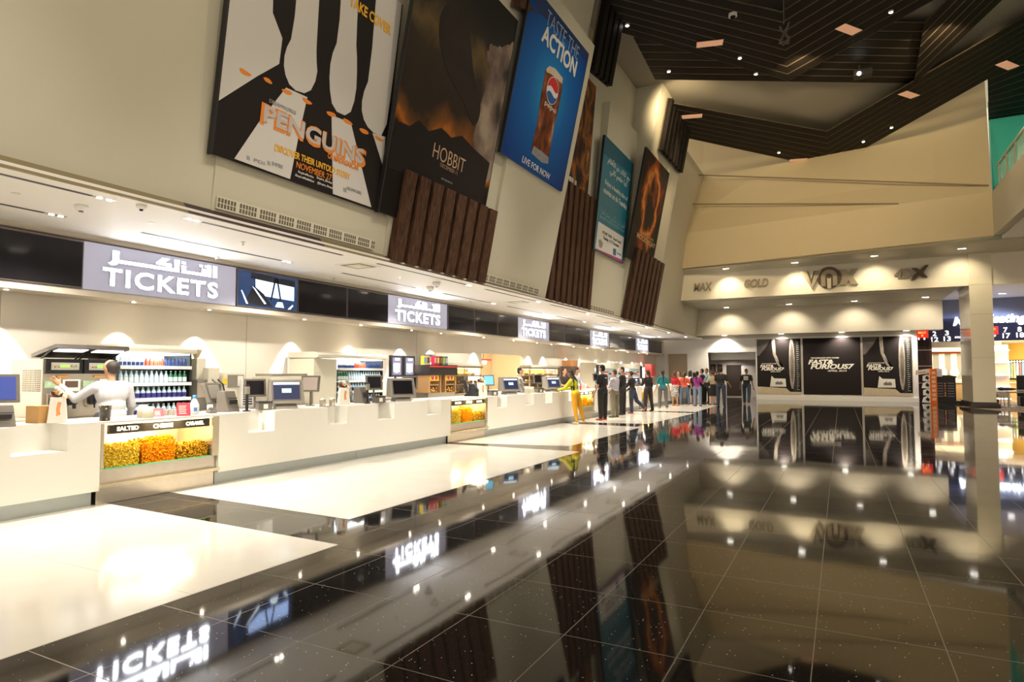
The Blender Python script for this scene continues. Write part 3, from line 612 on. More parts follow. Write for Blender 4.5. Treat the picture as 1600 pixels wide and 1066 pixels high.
# ---- wall grilles
def grille(px0, px1, bay, lab, hz=.17, nsec=9):
    y0, y1, x0, a = BAYS[bay]; p, q = onl(*px0, x0, a), onl(*px1, x0, a); W_ = q.y - p.y
    t = thing('air_grille', lab, 'air grille', FR((p.x + .004, p.y, p.z - hz), (0, 1, 0), (a, 0, 1)))
    MB().box(0, W_, 0, hz, -.02, .004).build('frame', mat('grille_white', (.66, .62, .50), .5), t)
    n = int(W_ / .05); per = max(2, n // nsec)
    for g in range(0, n - 1, per):
        sl = MB()
        for i in range(g, min(n, g + per - 1)): sl.box(i * W_ / n + .012, (i + 1) * W_ / n - .004, .02, hz / 2 - .006, .004, .006).box(i * W_ / n + .012, (i + 1) * W_ / n - .004, hz / 2 + .006, hz - .02, .004, .006)
        sl.build('slot_section', mat('grille_shadow', (.14, .12, .09), .6), t)
grille((338, 306), (584, 377), 1, 'long slotted air grille under the striped poster')
grille((751, 426), (841, 455), 3, 'long slotted air grille under the blue poster panel')
grille((922, 476), (960, 488), 5, 'slotted air grille between the two far walnut slat screens')
grille((1012, 503), (1027, 507), 7, 'short air grille right of the last walnut slat screen', .2, 3)
# ================================================================== SIGN BAND: menu screens and TICKETS panels
XS = -9.84
P0 = onx(128, 450, XS).y                         # left edge of the first TICKETS panel
PER, SW = 7.05, 2.66; ZL, ZH = 2.745, 3.45
def ticket_sign(Y0, lab):
    t = thing('tickets_sign', lab, 'sign', LEFTF(XS, Y0, ZL))
    MB().box(.01, SW - .01, 0, ZH - ZL, -.02, 0).build('panel', M_SIGNBG, t)
    H = ZH - ZL; u0, u1 = .27, 2.25
    lettering('latin_letters', 'TICKETS', t, u0, .085, u1 - u0, .275, M_LIT, .022, 0, .035, 0, 1.15, M_LITSIDE)
    W_, b0, hh = u1 - u0 - .16, .375, .27; ux = lambda x: u0 + .08 + x * W_; vy = lambda y: b0 + y * hh
    A = MB()
    for q in ([(.03, .95), (.085, .95), (.085, .30), (.07, .20), (.03, .10), (-.005, .20), (.02, .30), (.03, .4)],
              [(.085, .28), (.59, .28), (.59, .46), (.085, .46)],
              [(.41, .60), (.41, .66), (.47, 1.0), (.54, 1.0), (.485, .72), (.555, .72), (.555, .46), (.50, .46), (.50, .56), (.41, .56)],
              [(.585, .28), (.635, .28), (.635, 1.02), (.585, 1.02)],
              [(.655, .28), (.93, .28), (.93, .44), (.70, .44), (.70, .74), (.655, .74)],
              [(.655, .84), (.695, .84), (.695, .98), (.655, .98)], [(.865, .44), (.91, .44), (.91, .74), (.865, .74)],
              [(.84, .84), (.875, .84), (.875, .97), (.84, .97)], [(.895, .84), (.93, .84), (.93, .97), (.895, .97)],
              [(.925, .28), (.965, .28), (.965, 1.02), (.925, 1.02)], [(.985, .28), (1.03, .28), (1.03, 1.02), (.985, 1.02)]):
        A.prism([(ux(x), vy(y)) for x, y in q], 0, .035)
    o = A.build('arabic_letters', [M_LIT, M_LITSIDE], t); 
    for f in o.data.polygons: f.material_index = 0 if abs(f.normal.z) > .7 else 1
    return t
for k in range(5): ticket_sign(P0 + k * PER, 'white lit TICKETS sign with Arabic above, %s from the camera' % ['nearest', 'second', 'third', 'fourth', 'fifth and farthest'][k])
def tv(Y0, w, lab, lit=False):
    t = thing('menu_screen', lab, 'screen', LEFTF(XS, Y0, ZL)); H = ZH - ZL - .015
    MB().box(.008, w - .008, 0, H, -.02, .03).build('frame', mat('grey_screen_frame', (.13, .115, .12), .35, metal=.3), t)
    MB().box(.025, w - .025, .018, H - .018, .03, .033).build('display', M_SCREEN if not lit else mat('navy_lit_display', (.01, .015, .03), .2, emit=(.006, .02, .06), es=1.), t)
    if lit:
        B_ = mat('blue_white_picture_light', (.2, .3, .5), .4, emit=(.42, .58, 1), es=1.1); D_ = mat('dark_picture_shape', (.01, .012, .02), .4)
        MB().prism([(.42, .25), (1.36, .22), (1.36, .56), (.40, .60)], .033, .036).build('picture', B_, t)
        q = MB()
        for a in ([(.86, .62), (.90, .62), (.80, .18), (.76, .18)], [(.90, .62), (.94, .62), (1.04, .18), (1.0, .18)], [(.15, .05), (.36, .42), (.60, .28), (.82, .05)], [(.3, .55), (1.38, .5), (1.38, .62), (.3, .66)]): q.prism(a, .036, .038)
        q.build('picture_shapes', D_, t)
        q = MB()
        for a in ([(.33, .40), (.40, .36), (.66, .10), (.62, .09)], [(.08, .30), (.10, .30), (.24, .06), (.20, .06)], [(.88, .06), (.94, .16), (1.06, .16), (1.1, .06)], [(1.2, .04), (1.32, .14), (1.34, .12), (1.26, .04)]): q.prism(a, .038, .040)
        q.build('picture_highlights', mat('pale_picture_light', (.5, .6, .8), .4, emit=(.75, .88, 1), es=1.2), t)
TVW = (PER - SW) / 3
tv(P0 - TVW, TVW, 'switched off black menu screen at the left edge, before the nearest TICKETS sign')
tv(P0 - 2 * TVW, TVW, 'switched off black menu screen at the far left edge of the view')
for k in range(5):
    for j in range(3 if k < 4 else 2):
        tv(P0 + k * PER + SW + j * TVW, TVW, 'lit menu screen showing a blue car interior' if (k, j) == (0, 0) else 'switched off menu screen, %s of the row after the %s TICKETS sign' % (ORD[j], ['nearest', 'second', 'third', 'fourth', 'farthest'][k]), (k, j) == (0, 0))
# ================================================================== SOFFIT FITTINGS
def slot(Y0, Y1, X, lampend, lab):
    t = thing('linear_slot_light', lab, 'slot light', loc=(X, (Y0 + Y1) / 2, ZS))
    L_ = Y1 - Y0; MB().box(-.03, .03, -L_ / 2, L_ / 2, -.004, .002).build('black_slot', M_BLACK, t)
    s = 1 if lampend else -1; yc = s * (L_ / 2 + .14)
    lf = MB().box(-.035, .035, yc - .12, yc + .12, -.004, .002).build('lamp_frame', mat('chrome_lamp_frame', (.5, .45, .4), .3, metal=.8), t)
    for d in (-.055, .055): MB().cyl((0, yc + d, 0), (0, yc + d, -.008), .03, n=12).build('lens', M_LAMP, lf)
    return Vector((X, (Y0 + Y1) / 2 + yc, ZS - .03))
k = 0
for i in range(8):
    Y = 1.45 + i * 4.28 if False else 0
OUT = [(2.4, 4.18, 1), (5.6, 8.32, 0), (9.25, 12.4, 1), (13.3, 16.2, 1), (17.2, 20.2, 1), (21.2, 24.0, 1), (25.0, 27.6, 1), (29.0, 31.6, 1), (33.0, 35.6, 1)]
INN = [(2.2, 4.35, 1), (5.62, 8.2, 1), (9.8, 12.3, 1), (13.5, 16.0, 1), (17.0, 19.6, 1), (20.8, 23.4, 1), (24.6, 27.0, 1), (28.2, 31.0, 1), (32.2, 35.0, 1)]
for i, (a, b, e) in enumerate(OUT):
    p = slot(a, b, -7.62, e, 'black linear slot light near the soffit edge, %s from the camera' % ORD[i]); spot('slot_light', p, (p.x + .2, p.y, 0), 150, 125, (1, .91, .78), .8)
for i, (a, b, e) in enumerate(INN):
    p = slot(a, b, -8.97, e, 'black linear slot light near the menu screens, %s from the camera' % ORD[i]); spot('slot_light', p, (p.x + .1, p.y, 0), 150, 125, (1, .91, .78), .8)
def puck(px, py, r, h, lab, nm='smoke_detector', cat='smoke detector', dome=False):
    p = onz(px, py, ZS); t = thing(nm, lab, cat, loc=p)
    MB().lathe([(0, 0), (r, 0), (r, -h * .4), (r * .62, -h), (0, -h)], n=18).build('housing', M_WHITE, t)
    if dome: MB().ball((0, 0, -h * .95), r * .42).build('dome', M_SCREEN, t)
    else: MB().cyl((0, 0, -h), (0, 0, -h - .012), r * .35, n=12).build('sensor', M_GREY, t)
puck(127, 321, .075, .07, 'white smoke detector on the soffit above the nearest TICKETS sign, left one')
puck(221, 321, .06, .05, 'white dome camera on the soffit, right of the nearest smoke detector', 'dome_camera', 'camera', True)
puck(339, 401, .04, .05, 'tiny dome camera on the soffit close to the nearest TICKETS sign', 'dome_camera', 'camera', True)
puck(682, 441, .09, .10, 'white smoke detector on the soffit above the second TICKETS sign, rear one'); puck(672, 448, .09, .10, 'white smoke detector on the soffit above the second TICKETS sign, front one')
for i, (x, y) in enumerate(((25, 302), (236, 348))):
    p = onz(x, y, ZS); t = thing('soffit_disc', 'flat round cover plate on the soffit, %s' % ('leftmost' if i == 0 else 'near the slot light'), 'cover plate', loc=p); MB().cyl((0, 0, 0), (0, 0, -.006), .045, n=16).build('plate', M_CREAM, t)
for i, (x, y) in enumerate(((380, 378), (624, 433), (522, 435), (735, 470), (830, 493))):
    p = onz(x, y, ZS); t = thing('sprinkler_head', 'small chrome sprinkler head under the soffit, %s from the camera' % ORD[i], 'sprinkler', loc=p)
    MB().cyl((0, 0, 0), (0, 0, -.008), .035, n=12).cyl((0, 0, 0), (0, 0, -.05), .008).cyl((0, 0, -.05), (0, 0, -.055), .02, n=10).build('head', M_STEEL, t)
for i, (x, y) in enumerate(((560, 415), (810, 472), (955, 504))):
    p = onz(x, y, ZS); t = thing('ceiling_diffuser', 'square cream air diffuser in the soffit, %s from the camera' % ORD[i], 'air diffuser', loc=p)
    MB().box(-.3, .3, -.3, .3, -.01, .002).build('frame', M_PAINTW, t)
    for r in (.24, .17, .10): MB().box(-r, r, -r, r, -.012 - (.3 - r) * .05, -.01).build('vane', M_BRASSY if r > .2 else M_CREAM, t)
# wall washers under the sign ledge
for i, Yw in enumerate((2.4, 4.4, 6.13, 7.49, 9.74, 11.5, 13.47, 14.85, 17.24, 19.3, 21.18, 22.49, 24.82, 26.4, 28.5, 30.4, 32.4, 34.4, 36.2)):
    t = thing('wall_washer', 'small lit spotlight under the sign ledge, %s from the camera' % ORD[i], 'spotlight', loc=(-9.93, Yw, 2.64))
    MB().cyl((0, 0, .005), (0, 0, -.012), .035, n=12).build('trim_ring', M_WHITE, t); MB().cyl((0, 0, -.012), (0, 0, -.016), .026, n=12).build('lens', M_LAMP, t)
    spot('wall_washer_light', (-9.93, Yw, 2.61), (-10.22, Yw, 1.0), 330 if i % 2 else 200, 58, (1, .92, .80), .3, .02)
# ================================================================== SERVICE COUNTERS
XF, ZTOP = -7.5, .95
def ypx(px, X): return onx(px, 620, X).y
def counter(Y0, Y1, notches, lab):
    t = thing('service_counter', lab, 'counter', loc=(XF, (Y0 + Y1) / 2, 0)); c = (Y0 + Y1) / 2
    out = [(Y0 - c, .17), (Y1 - c, .17), (Y1 - c, ZTOP)]
    for a, b, z in sorted(notches, reverse=True): out += [(b - c, ZTOP), (b - c, z), (a - c, z), (a - c, ZTOP)]
    out.append((Y0 - c, ZTOP))
    MB().prism(out, -.34, 0, axes='yzx').build('front_panel', M_SOLID, t)
    MB().box(-.86, -.34, Y0 - c, Y1 - c, .1, ZTOP).build('body', M_SOLID, t)
    pm = MB(); n = max(1, round((Y1 - Y0) / 2.9))
    for i in range(n): pm.box(-.80, -.10, Y0 - c + .02 + i * (Y1 - Y0 - .04) / n, Y0 - c + .02 + (i + 1) * (Y1 - Y0 - .04) / n - .008, 0.003, .17)
    pm.build('plinth', M_PLINTH, t); return t
NZ = .655
counter(-3, 4.30, [(.6, 1.1, NZ), (3.42, 3.95, NZ)], 'white service counter nearest the camera with a square cut-out')
counter(5.85, 11.60, [(6.33, 6.80, NZ), (7.90, 8.37, NZ), (9.17, 9.65, NZ), (10.74, 11.23, NZ)], 'white service counter between the two nearest popcorn displays, four cut-outs')
counter(13.22, 19.18, [(13.7, 14.2, NZ), (15.3, 15.78, NZ), (16.54, 17.04, NZ), (18.3, 18.8, NZ)], 'white service counter where the woman in yellow leans')
counter(20.6, 26.40, [(21.1, 21.6, NZ), (22.6, 23.1, NZ), (23.9, 24.4, NZ), (25.2, 25.7, NZ)], 'white service counter behind the group in black shirts')
counter(27.6, 36.0, [(28.2, 28.7, NZ), (29.8, 30.3, NZ), (31.4, 31.9, NZ), (33, 33.5, NZ)], 'farthest white service counter beside the queue')
# popcorn
def kernel_mat(name, stops):
    m = mat(name, (.8, .5, .05), .8, spec=.05); nt, ns, L, b = nodes(m)
    g = ns.new('ShaderNodeNewGeometry'); n = ns.new('ShaderNodeTexNoise'); n.inputs['Scale'].default_value = 38; n.inputs['Detail'].default_value = 2
    L.new(g.outputs['Position'], n.inputs[0]); L.new(ramp(nt, n.outputs['Fac'], stops), b.inputs['Base Color']); return m
KM = [kernel_mat('salted_popcorn', [(.36, (.50, .24, .006)), (.5, (.82, .55, .02)), (.62, (.92, .78, .18))]),
      kernel_mat('cheese_popcorn', [(.36, (.55, .13, .001)), (.5, (.86, .27, .001)), (.62, (.95, .42, .008))]),
      kernel_mat('caramel_popcorn', [(.36, (.09, .03, .002)), (.48, (.48, .22, .006)), (.6, (.86, .52, .04))])]
def heap(w, d, h, bump, seed):
    r = random.Random(seed); mb = MB(); mb.box(-d + .03, -.03, .02, w - .02, 0, h - .05)
    top = lambda y: h + bump * math.sin(math.pi * min(1, max(0, y / w))) + .015 * math.sin(y * 37 + seed)
    st = .021
    def kern(x, y, z):
        s = st * r.uniform(.55, .8); ang = Matrix.Rotation(r.uniform(0, 6), 3, Vector((r.random(), r.random(), r.random() + .1)))
        mb.ball((x, y, z), (s, s * r.uniform(.6, 1), s * r.uniform(.6, 1)), 0, 5, 4, ang)
    y = .012
    while y < w - .012:
        z = .012
        while z < top(y): kern(-.018 + r.uniform(-.008, .004), y + r.uniform(-.006, .006), z + r.uniform(-.006, .006)); z += st
        for x in range(1, 12): kern(-.02 - x * st * 1.25, y + r.uniform(-.008, .008), top(y) - x * .004 + r.uniform(-.012, .02))
        y += st
    return mb
HEAPS = []
def popcorn_unit(Y0, Y1, lab, words, first=False):
    w = Y1 - Y0; t = thing('popcorn_display', lab, 'popcorn display', loc=(XF, Y0, 0))
    MB().box(-.86, .0, 0, w, .925, ZTOP).build('counter_top', M_SOLID, t)
    MB().box(-.86, -.08, .01, w - .01, .003, .20).box(-.86, -.05, .01, w - .01, .24, .40).build('steel_base', M_STEEL, t)
    MB().box(-.40, .03, 0, w, .20, .24).build('purse_ledge', mat('warm_steel_ledge', (.66, .58, .42), .25, metal=.8), t)
    MB().box(-.86, -.72, .01, w - .01, .40, .925).build('back_panel', mat('warm_white_lining', (.82, .74, .52), .4), t)
    MB().box(-.72, -.0, .004, .04, .40, .925).build('side_post', mat('warm_steel_ledge'), t); MB().box(-.72, 0, w - .10, w - .004, .40, .925).build('side_post', mat('warm_steel_ledge'), t)
    MB().box(-.06, -.02, .10, w - .13, .80, .905).build('header', mat('dark_glass_header', (.035, .028, .02), .25), t)
    M_W = mat('warm_lit_lettering', (1, .95, .8), .4, emit=(1, .88, .62), es=.6); bw = (w - .23) / 3
    for k, s in enumerate(words): lettering('flavour_lettering', s, t, 0, 0, .26, .052, M_W, .04, 0, .004).matrix_local = FR((-.0195, .10 + bw * k + bw / 2 - .13, .828), (0, 1, 0), (0, 0, 1))
    MB().box(-.035, -.029, .04, w - .10, .41, .80).build('glass_front', mat('clear_glass', (.01, .012, .01), .02, alpha=.06), t)
    MB().box(-.04, -.022, .04, w - .10, .398, .412).build('glass_edge', mat('green_glass_edge', (.1, .5, .25), .2), t)
    bw = (w - .14) / 3
    for k in range(3):
        if k: MB().box(-.5, -.036, .04 + bw * k - .004, .04 + bw * k + .004, .40, .75).build('divider', mat('clear_glass'), t)
        if len(HEAPS) < 3: HEAPS.append(heap(.46, .42, (.265, .285, .19)[k], (.0, .02, .0)[k], k).mesh('popcorn', KM[k]))
        o = bpy.data.objects.new('popcorn', HEAPS[k]); COL.objects.link(o); o.parent = t; o['kind'] = 'stuff'
        o.location = (-.037, .045 + bw * k, .402); o.scale = (1, (bw - .01) / .46, 1)
        o['label'] = ('pale yellow salted popcorn', 'orange cheese popcorn', 'brown caramel popcorn')[k]
    MB().box(-.66, -.12, .06, w - .12, .905, .922).build('light_strip', mat('warm_strip_light', (1, .9, .6), .4, emit=(1, .84, .50), es=2.6), t)
    l = area('popcorn_light', (XF - .3, (Y0 + Y1) / 2, .895), (XF - .25, (Y0 + Y1) / 2, 0), 15, .5, w * .8, (1, .82, .5)); return t
popcorn_unit(4.30, 5.85, 'nearest popcorn display with SALTED, CHEESE and CARAMEL bins', ('SALTED', 'CHEESE', 'CARAMEL'))
popcorn_unit(11.60, 13.22, 'second popcorn display from the camera, beside the paper popcorn bag', ('SALTED', 'CHEESE', 'CARAMEL'))
popcorn_unit(19.18, 20.6, 'popcorn display right behind the woman in yellow', ('SALTED', 'CHEESE', 'CARAMEL'))
popcorn_unit(26.4, 27.6, 'far popcorn display behind the woman in black with a long ponytail', ('SALTED', 'CHEESE', 'CARAMEL'))
# ---- back worktops
for a, b, l in ((-3, 5.62, 'under the frozen drink machines'), (6.95, 9.55, 'under the coffee machines'), (11.9, 17.6, 'under the pastry warmer'), (21.0, 25.6, 'behind the staff member in the waistcoat'), (33.6, 39, 'at the far end')):
    t = thing('back_worktop', 'pale back worktop ' + l, 'worktop', loc=(-10.3, (a + b) / 2, 0)); h = (b - a) / 2
    MB().box(.01, .95, -h, h, .003, .86).build('cabinet', M_BACK, t); MB().box(.01, .98, -h, h, .86, .90).build('top', M_STEEL, t)
ZWT = .90
# ================================================================== COUNTER DEVICES
RZ = -.62
DESK = mat('navy_desktop', (.01, .012, .03), .2, emit=(.012, .014, .035), es=1.)
LITW = mat('screen_white_bar', (.6, .7, .75), .3, emit=(.62, .78, .85), es=.9)
BLUE = mat('screen_blue', (.03, .05, .2), .2, emit=(.045, .06, .24), es=.35)
def at(px, X, z=ZTOP): return (X, ypx(px, X), z)
def kiosk(px, X, lab, state, s=1., rz=RZ):
    t = thing('touch_terminal', lab, 'terminal', loc=at(px, X), rz=rz); t.scale = (s, s, s)
    MB().hexa([(-.22, -.17, 0), (.12, -.17, 0), (.12, .17, 0), (-.22, .17, 0)], [(-.2, -.15, .09), (.05, -.15, .09), (.05, .15, .09), (-.2, .15, .09)]).build('stand', M_GREYL, t, bevel=.008)
    MB().hexa([(-.20, -.27, .08), (.12, -.27, .08), (.12, .27, .08), (-.20, .27, .08)], [(-.22, -.25, .46), (-.02, -.25, .46), (-.02, .25, .46), (-.22, .25, .46)]).build('housing', M_GREYL, t, bevel=.012)
    fr = FR((.12, -.27, .08), (0, 1, 0), (-.14, 0, .38)); b = MB().box(.05, .49, .05, .37, -.01, .004).build('bezel', M_GREY, t, fr, .004)
    MB().box(.075, .465, .072, .35, .004, .007).build('display', DESK if state else M_SCREEN, b)
    if state:
        MB().box(.075, .465, .315, .35, .007, .009).build('menu_bar', LITW, b)
        MB().box(.20, .34, .18, .25, .007, .009).build('window', mat('pale_blue_window', (.3, .5, .6), .3, emit=(.3, .52, .62), es=.8), b)
    return t
def pos_back(px, X, lab, rz=.55, s=1., m=None):
    m = m or M_GREY; t = thing('cash_terminal', lab, 'cash terminal', loc=at(px, X), rz=rz); t.scale = (s, s, s)
    MB().hexa([(-.10, -.10, 0), (.10, -.10, 0), (.10, .10, 0), (-.10, .10, 0)], [(-.06, -.07, .06), (.04, -.07, .06), (.04, .07, .06), (-.06, .07, .06)]).build('foot', m, t, bevel=.006)
    MB().hexa([(-.02, -.05, .04), (.05, -.05, .04), (.05, .05, .04), (-.02, .05, .04)], [(-.12, -.05, .26), (-.05, -.05, .26), (-.05, .05, .26), (-.12, .05, .26)]).build('neck', m, t)
    MB().box(-.20, .20, -.15, .15, -.03, .03).build('monitor', m, t, FR((-.06, 0, .27), (0, 1, 0), (-.35, 0, 1)), .012)
    MB().box(-.15, .15, -.10, .10, .03, .045).build('rear_cover', M_DARK if m is M_DARK else M_GREYL, t, FR((-.06, 0, .27), (0, 1, 0), (-.35, 0, 1)), .008); return t
def printer(px, X, lab, rz=.2, m=None):
    m = m or M_GREY; t = thing('receipt_printer', lab, 'printer', loc=at(px, X), rz=rz)
    MB().hexa([(-.11, -.11, 0), (.13, -.11, 0), (.13, .11, 0), (-.11, .11, 0)], [(-.11, -.10, .30), (.03, -.10, .30), (.03, .10, .30), (-.11, .10, .30)]).build('housing', m, t, bevel=.012)
    MB().box(.105, .116, -.07, .07, .11, .17).build('paper_slot', M_DARK, t); MB().box(.08, .10, -.085, .085, .19, .2).build('lid_seam', M_DARK, t); return t
def side_screen(px, X, lab, rz=-.3, lit=None, z0=.16):
    t = thing('customer_display', lab, 'display', loc=at(px, X), rz=rz)
    MB().cyl((0, 0, 0), (0, 0, .012), .08).build('foot', M_GREY, t); MB().cyl((0, 0, .01), (-.01, 0, z0 + .1), .018).build('pole', M_GREY, t)
    f = FR((.02, 0, z0 + .14), (0, 1, 0), (-.15, 0, 1)); MB().box(-.17, .17, -.14, .14, -.03, .0).build('housing', M_GREY, t, f, .008)
    MB().box(-.135, .135, -.11, .11, 0, .003).build('screen', lit or M_SCREEN, t, f); return t
def post(px, X, lab):
    t = thing('barcode_scanner', lab, 'scanner', loc=at(px, X), rz=-.4)
    MB().cyl((0, 0, 0), (0, 0, .015), .055).build('foot', M_DARK, t); MB().cyl((0, 0, .01), (0, 0, .25), .022).build('stem', M_DARK, t)
    MB().box(-.03, .04, -.03, .03, .25, .36).build('head', M_GREYL, t, bevel=.008); MB().box(-.025, .03, -.028, .028, .355, .385).build('cap', M_DARK, t, bevel=.006); return t
def card_box(px, X, lab):
    t = thing('ticket_printer', lab, 'printer', loc=at(px, X), rz=-.5)
    MB().box(-.12, .10, -.10, .10, 0, .115).build('housing', M_GREY, t, bevel=.008); MB().box(-.11, .11, -.105, .105, .115, .13).build('lid', M_DARK, t); MB().box(.10, .103, -.03, .035, .02, .09).build('white_sticker', M_PAPER, t); return t
def popcorn_bag(px, X, lab, s=1., z=ZTOP):
    t = thing('popcorn_bag', lab, 'popcorn bag', loc=at(px, X, z), rz=-.5); t.scale = (s, s, s)
    MB().hexa([(-.075, -.10, 0), (.075, -.10, 0), (.075, .10, 0), (-.075, .10, 0)], [(-.055, -.075, .30), (.055, -.075, .30), (.055, .075, .30), (-.055, .075, .30)]).build('paper_bag', M_PAPER, t, bevel=.006)
    q = MB(); r = random.Random(5)
    for k in range(26):
        a = r.uniform(0, 6.28); d = r.uniform(0, .075); q.ball((d * math.cos(a), d * math.sin(a) * 1.2, .30 + (0.1 - d) * r.uniform(.2, 1.4)), r.uniform(.018, .03), r.choice((0, 0, 0, 1, 2)), 7, 5)
    o = q.build('popcorn', [mat('bag_popcorn_white', (.8, .75, .62), .5), mat('bag_popcorn_orange', (.75, .25, .04), .5), mat('bag_popcorn_dark', (.06, .03, .02), .5)], t); o['kind'] = 'stuff'
    MB().prism([(-.01, .08), (.03, .1), (.02, .16), (.035, .24), (.0, .25), (-.015, .17)], 0, .002).build('orange_print', mat('bag_orange_print', (.75, .3, .1), .5), t, FR((.0745, 0, 0), (0, 1, 0), (-.066, 0, 1))); return t
def tub(px, X, lab, r0, r1, h, m, z=ZTOP, lid=None):
    t = thing('paper_cup', lab, 'cup', loc=at(px, X, z)); MB().lathe([(0, 0), (r0, 0), (r1, h), (r1 + .004, h + .006), (r1 - .006, h + .004), (r0 * .9, .02), (0, .02)], n=20).build('cup', m, t); return t
# nearest counter
t = side_screen(-4, -8.15, 'grey till screen lit blue at the left edge of the view', -.15, BLUE, .20); t.scale = (1.15, 1.15, 1.15)
t = printer(2, -7.78, 'grey receipt printer in front of the blue till screen at the left edge', -.2); t.scale = (1.0, 1.0, .75)
t = thing('cardboard_box', 'plain cardboard box on the nearest counter', 'box', loc=at(66, -8.0), rz=.1)
MB().box(-.11, .11, -.10, .10, 0, .19).build('carton', mat('kraft_cardboard', (.52, .30, .11), .7, noise=.06), t); MB().box(-.03, .03, -.101, .101, .188, .193).build('tape', mat('parcel_tape', (.55, .36, .16), .4), t)
popcorn_bag(91, -7.8, 'white paper popcorn bag beside the cardboard box', .95)
def art_tub():
    m = mat('dark_popcorn_print', (.03, .025, .018), .4); nt, ns, L, b = nodes(m); tc = ns.new('ShaderNodeTexCoord'); n = ns.new('ShaderNodeTexVoronoi'); n.inputs['Scale'].default_value = 22
    L.new(tc.outputs['Object'], n.inputs[0]); L.new(ramp(nt, n.outputs['Distance'], [(.12, (.85, .7, .3)), (.28, (.05, .035, .02)), (.6, (.02, .015, .01))]), b.inputs['Base Color']); return m
tub(165, -7.66, 'dark popcorn tub printed with kernels, left on the nearest popcorn display', .055, .065, .17, art_tub())
STK = mat('cream_cup_print', (.78, .74, .58), .5, noise=.1, nscale=30)
def cup_stack(px, X, lab, n, s=1.):
    t = thing('cup_stack', lab, 'cup stack', loc=at(px, X)); t.scale = (s, s, s)
    for k in range(n): MB().lathe([(0, .12), (.05, .12), (.068, 0), (.064, 0), (.045, .115)], n=18).build('cup', STK, t, Matrix.Translation((0, 0, k * .02)))
cup_stack(224, -7.75, 'stack of upturned cream paper cups on the nearest popcorn display, left one', 3); cup_stack(232, -7.65, 'stack of upturned cream paper cups on the nearest popcorn display, right one', 2)
def card(px, X, lab, w, h, rz=-.45):
    t = thing('price_card', lab, 'price card', loc=at(px, X), rz=rz)
    MB().hexa([(0, -w / 2, 0), (.06, -w / 2, 0), (.06, w / 2, 0), (0, w / 2, 0)], [(-.02, -w / 2, h), (-.015, -w / 2, h), (-.015, w / 2, h), (-.02, w / 2, h)]).build('card', mat('crimson_card', (.42, .03, .06), .4, noise=.08), t)
    f = FR((.06, 0, 0), (0, 1, 0), (-.075, 0, h))
    for k in range(5): MB().box(-w * .36, w * (.2 - .05 * (k % 2)), h * (.18 + k * .15), h * (.24 + k * .15), .0, .002).build('text_line', mat('cream_text_line', (.75, .6, .5), .5), t, f)
card(287, -7.64, 'large crimson price card on the nearest popcorn display', .16, .17); card(248, -7.85, 'small crimson price card behind the cup stacks', .12, .10)
for k, x in enumerate((258, 266, 272)): tub(x, -7.86, 'small white cup in a row of three on the nearest popcorn display', .028, .034, .075, M_PAPER)['group'] = 'small white cups in a row'
def bottle_big(px, X, lab):
    t = thing('milk_bottle', lab, 'bottle', loc=at(px, X)); MB().lathe([(0, 0), (.055, 0), (.06, .02), (.06, .13), (.03, .2), (.022, .21), (.022, .23)], n=18).build('bottle', M_WHITE, t)
    MB().lathe([(.026, .225), (.026, .26), (0, .262)], n=14).build('cap', mat('blue_cap', (.05, .25, .7), .4), t); MB().box(.058, .063, -.02, .02, .05, .1).build('label', mat('blue_cap'), t, Matrix.Rotation(-.4, 4, 'Z'))
bottle_big(304, -7.72, 'white plastic bottle with a blue cap beside the crimson price card')
# second counter
t = thing('card_reader', 'small grey card machine beside the cash terminal on the second counter', 'card reader', loc=at(331, -7.78), rz=-.3)
MB().box(-.09, .09, -.05, .05, 0, .05).build('body', M_GREY, t, bevel=.01); MB().box(-.02, .08, -.035, .035, .05, .055).build('keypad', M_DARK, t); MB().cyl((-.06, -.03, .085), (-.06, .03, .085), .035).build('paper_roll', M_PAPER, t)
pos_back(338, -8.15, 'brown-grey cash terminal seen from behind, near the nearest popcorn display', .45); printer(356, -7.92, 'brown-grey receipt printer beside the cash terminal near the nearest popcorn display', .1)
post(386, -7.72, 'black barcode scanner post left of the lit touch terminal'); side_screen(398, -8.2, 'switched off customer display behind the scanner post', -.4, None, .19)
card_box(413, -7.82, 'ticket printer with white sticker left of the lit touch terminal')
kiosk(447, -7.78, 'large grey touch terminal with lit menu, nearest on the second counter', 1)
side_screen(485, -8.1, 'narrow customer display right of the nearest lit touch terminal', -1.25, mat('pale_pink_display', (.5, .42, .38), .3), .24)
for k, (x, X_) in enumerate(((504, -7.72), (519, -7.74))):
    t = thing('steel_canister', 'polished steel canister on the second counter, %s one' % ('left', 'right')[k], 'canister', loc=at(x, X_)); MB().lathe([(0, 0), (.05, 0), (.05, .115), (.046, .12), (0, .12)], n=20).build('body', M_STEEL, t); MB().lathe([(.035, .12), (.02, .135), (0, .138)], n=14).build('contents', M_PAPER, t)
popcorn_bag(537, -7.85, 'white paper popcorn bag on the second counter beside the steel canisters', 1.0)
pos_back(547, -8.4, 'cash terminal seen from behind right of the steel canisters', .5); printer(565, -8.0, 'receipt printer right of the steel canisters', .1)
post(574, -7.72, 'black barcode scanner post left of the switched off touch terminal'); side_screen(584, -8.15, 'tilted customer display behind the second scanner post', -.5, None, .24)
card_box(592, -7.82, 'ticket printer with white sticker left of the switched off touch terminal')
kiosk(628, -7.80, 'large grey touch terminal with dark switched off screen', 0)
side_screen(640, -8.15, 'customer display behind the switched off touch terminal', -1.1, None, .22)
